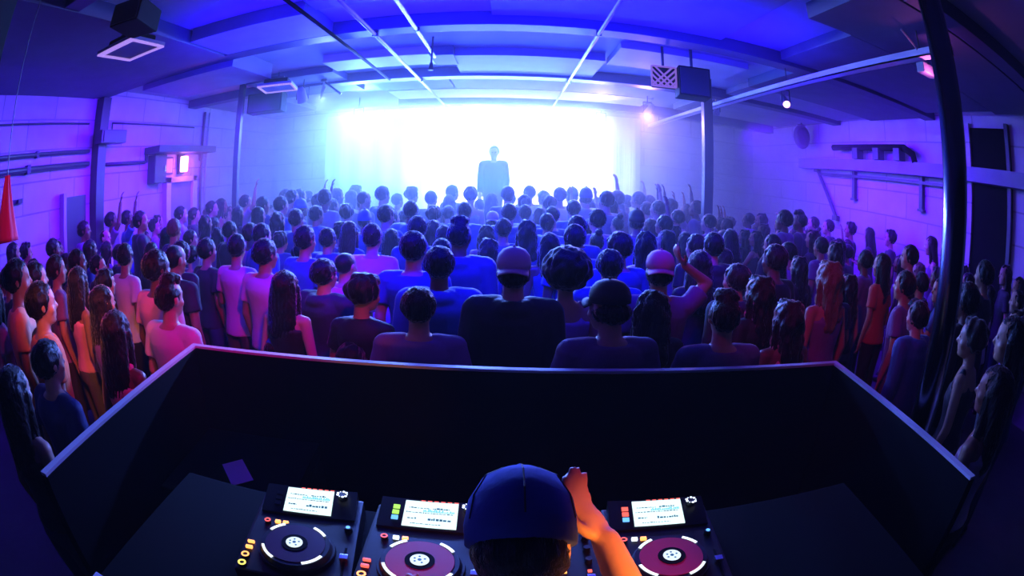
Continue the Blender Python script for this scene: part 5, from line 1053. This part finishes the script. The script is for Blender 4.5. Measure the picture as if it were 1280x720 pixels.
for i in range(6):
    a = R(60 * i + 30); pts = [Vector((rx * math.cos(a), -.012 + ry * math.sin(a), z)) for z, rx, ry in ((1.68, .0985, .1185), (1.725, .0905, .1105), (1.765, .0685, .0845), (1.785, .0365, .0445), (1.7905, .01, .012))]
    for p, q in zip(pts, pts[1:]): tube(b, p, q, .0016, .0016, 6)
link('cap_seam', fin(b), CAPM['k'], cp)
b = bmesh.new(); n = 16; rows = []
for d in (0, .006):
    for L in (0, 1):
        rows.append([b.verts.new((.098 * math.sin(a) * (1 + .02 * L), -.012 + .112 * math.cos(a) + L * .07 * math.cos(a * .9) ** .6, 1.652 - .012 * L - .03 * math.sin(a) ** 2 + d)) for a in [R(-60 + 120 * i / n) for i in range(n + 1)]])
A0, B0, A1, B1 = rows
for i in range(n):
    b.faces.new((A0[i], A0[i + 1], B0[i + 1], B0[i])); b.faces.new((A1[i], B1[i], B1[i + 1], A1[i + 1])); b.faces.new((B0[i], B0[i + 1], B1[i + 1], B1[i])); b.faces.new((A0[i + 1], A0[i], A1[i], A1[i + 1]))
b.faces.new((A0[0], B0[0], B1[0], A1[0])); b.faces.new((B0[n], A0[n], A1[n], B1[n]))
link('cap_brim', fin(b), CAPM['b'], cp)

# ------------------------------------------------------------------ haze and light
def vol(name, lo, hi, dens, col, label, an=.3):
    o = boxo(name, lo, hi, None, bev=0); o.data.materials.clear()
    m = bpy.data.materials.new(name); m.use_nodes = True; nt = m.node_tree; nt.nodes.clear()
    out = nt.nodes.new('ShaderNodeOutputMaterial'); v = nt.nodes.new('ShaderNodeVolumeScatter'); v.inputs['Color'].default_value = (*col, 1)
    v.inputs['Density'].default_value = dens; v.inputs['Anisotropy'].default_value = an
    nt.links.new(v.outputs[0], out.inputs['Volume']); o.data.materials.append(m)
    tag(o, label, 'haze', kind='stuff'); return o
hz = vol('haze', (XL - .3, YN - .3, -.3), (XR + .3, YB + .3, ZC + .3), .005, (1, 1, 1), 'smoky haze filling the room, thickest around the stage')
nt = hz.data.materials[0].node_tree; v = [n for n in nt.nodes if n.type == 'VOLUME_SCATTER'][0]
tc = nt.nodes.new('ShaderNodeTexCoord'); sp = nt.nodes.new('ShaderNodeSeparateXYZ'); nt.links.new(tc.outputs['Object'], sp.inputs[0])
cr = nt.nodes.new('ShaderNodeFloatCurve')
mr = nt.nodes.new('ShaderNodeMapRange'); mr.inputs['From Min'].default_value = 0; mr.inputs['From Max'].default_value = 13; nt.links.new(sp.outputs['Y'], mr.inputs['Value'])
nt.links.new(mr.outputs['Result'], cr.inputs['Value'])
c = cr.mapping.curves[0]; c.points[0].location = (0, .02); c.points[1].location = (1, .95)
for x_, y_ in ((.3, .03), (.5, .14), (.62, .3), (.7, .75), (.8, .95)): c.points.new(x_, y_)
cr.mapping.update()
ml = nt.nodes.new('ShaderNodeMath'); ml.operation = 'MULTIPLY'; ml.inputs[1].default_value = .2; nt.links.new(cr.outputs[0], ml.inputs[0]); mz = nt.nodes.new('ShaderNodeMapRange'); mz.inputs['From Min'].default_value = 2.9; mz.inputs['From Max'].default_value = 3.75; mz.inputs['To Min'].default_value = 1; mz.inputs['To Max'].default_value = .12
# object origin is the world origin: smoke hangs in the room and thins out under the ceiling
nt.links.new(sp.outputs['Z'], mz.inputs['Value']); m2_ = nt.nodes.new('ShaderNodeMath'); m2_.operation = 'MULTIPLY'
nt.links.new(ml.outputs[0], m2_.inputs[0]); nt.links.new(mz.outputs['Result'], m2_.inputs[1]); nt.links.new(m2_.outputs[0], v.inputs['Density'])

BLUE, VIO, MAG, WHT, CYA = (.03, .08, 1), (.22, .02, 1), (1, .05, .55), (.75, .92, 1), (.25, .65, 1)
# stage wash on the backdrop
area('stage_wash', (-1.1, 11.5, 3.6), (-1.1, 12.9, 1.6), 6.0, .25, (.16, .5, 1), 330, R(110))
area('stage_floor_wash', (.1, 11.4, .95), (.1, 12.9, 2.4), 3.0, .3, (.75, .7, 1), 270, R(110))
# backlight from the stage towards the crowd and ceiling
area('stage_back_light', (-.9, 10.2, 3.4), (-.9, 3.5, 1.0), 5.0, .2, (.1, .2, 1), 650, R(80))
area('stage_blue_up', (-.5, 9.8, 1.9), (-.5, 6.0, 4.6), 5.0, .3, (.004, .06, 1), 420)
spot('beam_left', (-3.3, 7.88, 3.36), (-3.2, 9.6, .8), 30, .4, (.2, .55, 1), 500)
spot('par_left', (-3.28, 11.2, 3.38), (-1.0, 6.0, 1.2), 110, .5, (.12, .36, 1), 800)
spot('par_right', (1.88, 11.9, 3.38), (.6, 6.0, 1.2), 110, .5, (.32, .2, 1), 450)
# blue and violet room wash
area('blue_wash_ceiling', (-.3, 4.6, 3.0), (-.3, 5.6, 4.6), 6.0, 1.0, (.012, .001, 1), 230)
area('blue_wash_crowd', (-.3, 2.9, 3.6), (-.5, 6.2, 1.2), 3.0, .4, (.008, .0, 1), 300, R(110))
area('violet_wash_left', (-3.9, 6.4, 3.3), (-6.0, 6.4, 1.5), 4.5, .5, (.085, .0, 1), 300, R(130))
area('violet_wash_right', (4.0, 7.2, 3.3), (6.0, 7.0, 1.5), 4.5, .5, (.085, .0, 1), 300, R(130))
area('blue_wall_near_left', (-4.4, 2.6, 3.4), (-6.2, 3.0, 2.2), 2.0, .4, (.06, .0, 1), 45, R(120))
spot('magenta_left', (.3, .7, 3.6), (-2.9, 3.8, 1.3), 56, .7, (1, .0, .42), 290, .1)
spot('magenta_mid', (.3, .7, 3.62), (-.2, 3.9, 1.2), 45, .8, (.15, .01, 1), 40, .1)
spot('magenta_right', (-.1, .8, 3.6), (2.7, 3.9, 1.3), 44, .8, (1, .01, .4), 120, .1)
spot('orange_left', (-.4, .5, 3.6), (-2.75, 2.3, 1.3), 22, .7, (1, .2, .02), 420, .1)
point('exit_lamp_glow', (-5.85, 8.27, 2.6), (1, .1, .7), 12, .08)
spot('arm_lamp', (.5, .3, 1.55), (.24, .66, 1.45), 34, .7, (1, .3, .03), 42, .04)
spot('deck_red_lamp', (.6, .5, 1.9), (.12, 1.0, 1.2), 50, .7, (1, .03, .1), 8, .03)
point('bracket_lamp_glow', (3.25, 2.75, 3.3), (1, .2, .8), 3, .04)
spot('rim_right', (2.44, 9.82, 3.38), (.3, 4.2, 1.5), 80, .6, (.4, .2, 1), 350, .05)
spot('rim_left', (-3.02, 8.0, 3.36), (-.6, 4.0, 1.5), 80, .6, (.2, .35, 1), 400, .05)
spot('tray_fill', (.3, .9, 3.55), (3.2, 5.2, 3.47), 26, .8, (.8, .15, 1), 35, .05)  # unseen spot, added to brighten the cable tray
spot('deck_red_fill_left', (-.5, .3, 1.75), (-.14, .98, 1.2), 34, .7, (1, .03, .1), 9, .03)  # second red spot, added out of view to redden the middle jog wheel
spot('cloth_fill', (-1.3, .3, 3.5), (-2.7, 1.45, 2.1), 20, .6, (1, .02, .25), 60, .05)  # added spot with no fixture, brightens the hanging cloth

w = bpy.data.worlds.new('world'); SC.world = w; w.use_nodes = True
w.node_tree.nodes['Background'].inputs['Color'].default_value = (.02, 0, .06, 1); w.node_tree.nodes['Background'].inputs['Strength'].default_value = .2
SC.view_settings.view_transform = 'Standard'; SC.view_settings.look = 'None'; SC.view_settings.gamma = 1; SC.view_settings.exposure = 0.0
SC.view_settings.use_curve_mapping = False
SC.cycles.use_denoising = True
SC.cycles.volume_max_steps = 128
SC.cycles.max_bounces = 6; SC.cycles.volume_bounces = 1; SC.cycles.diffuse_bounces = 3; SC.cycles.glossy_bounces = 2
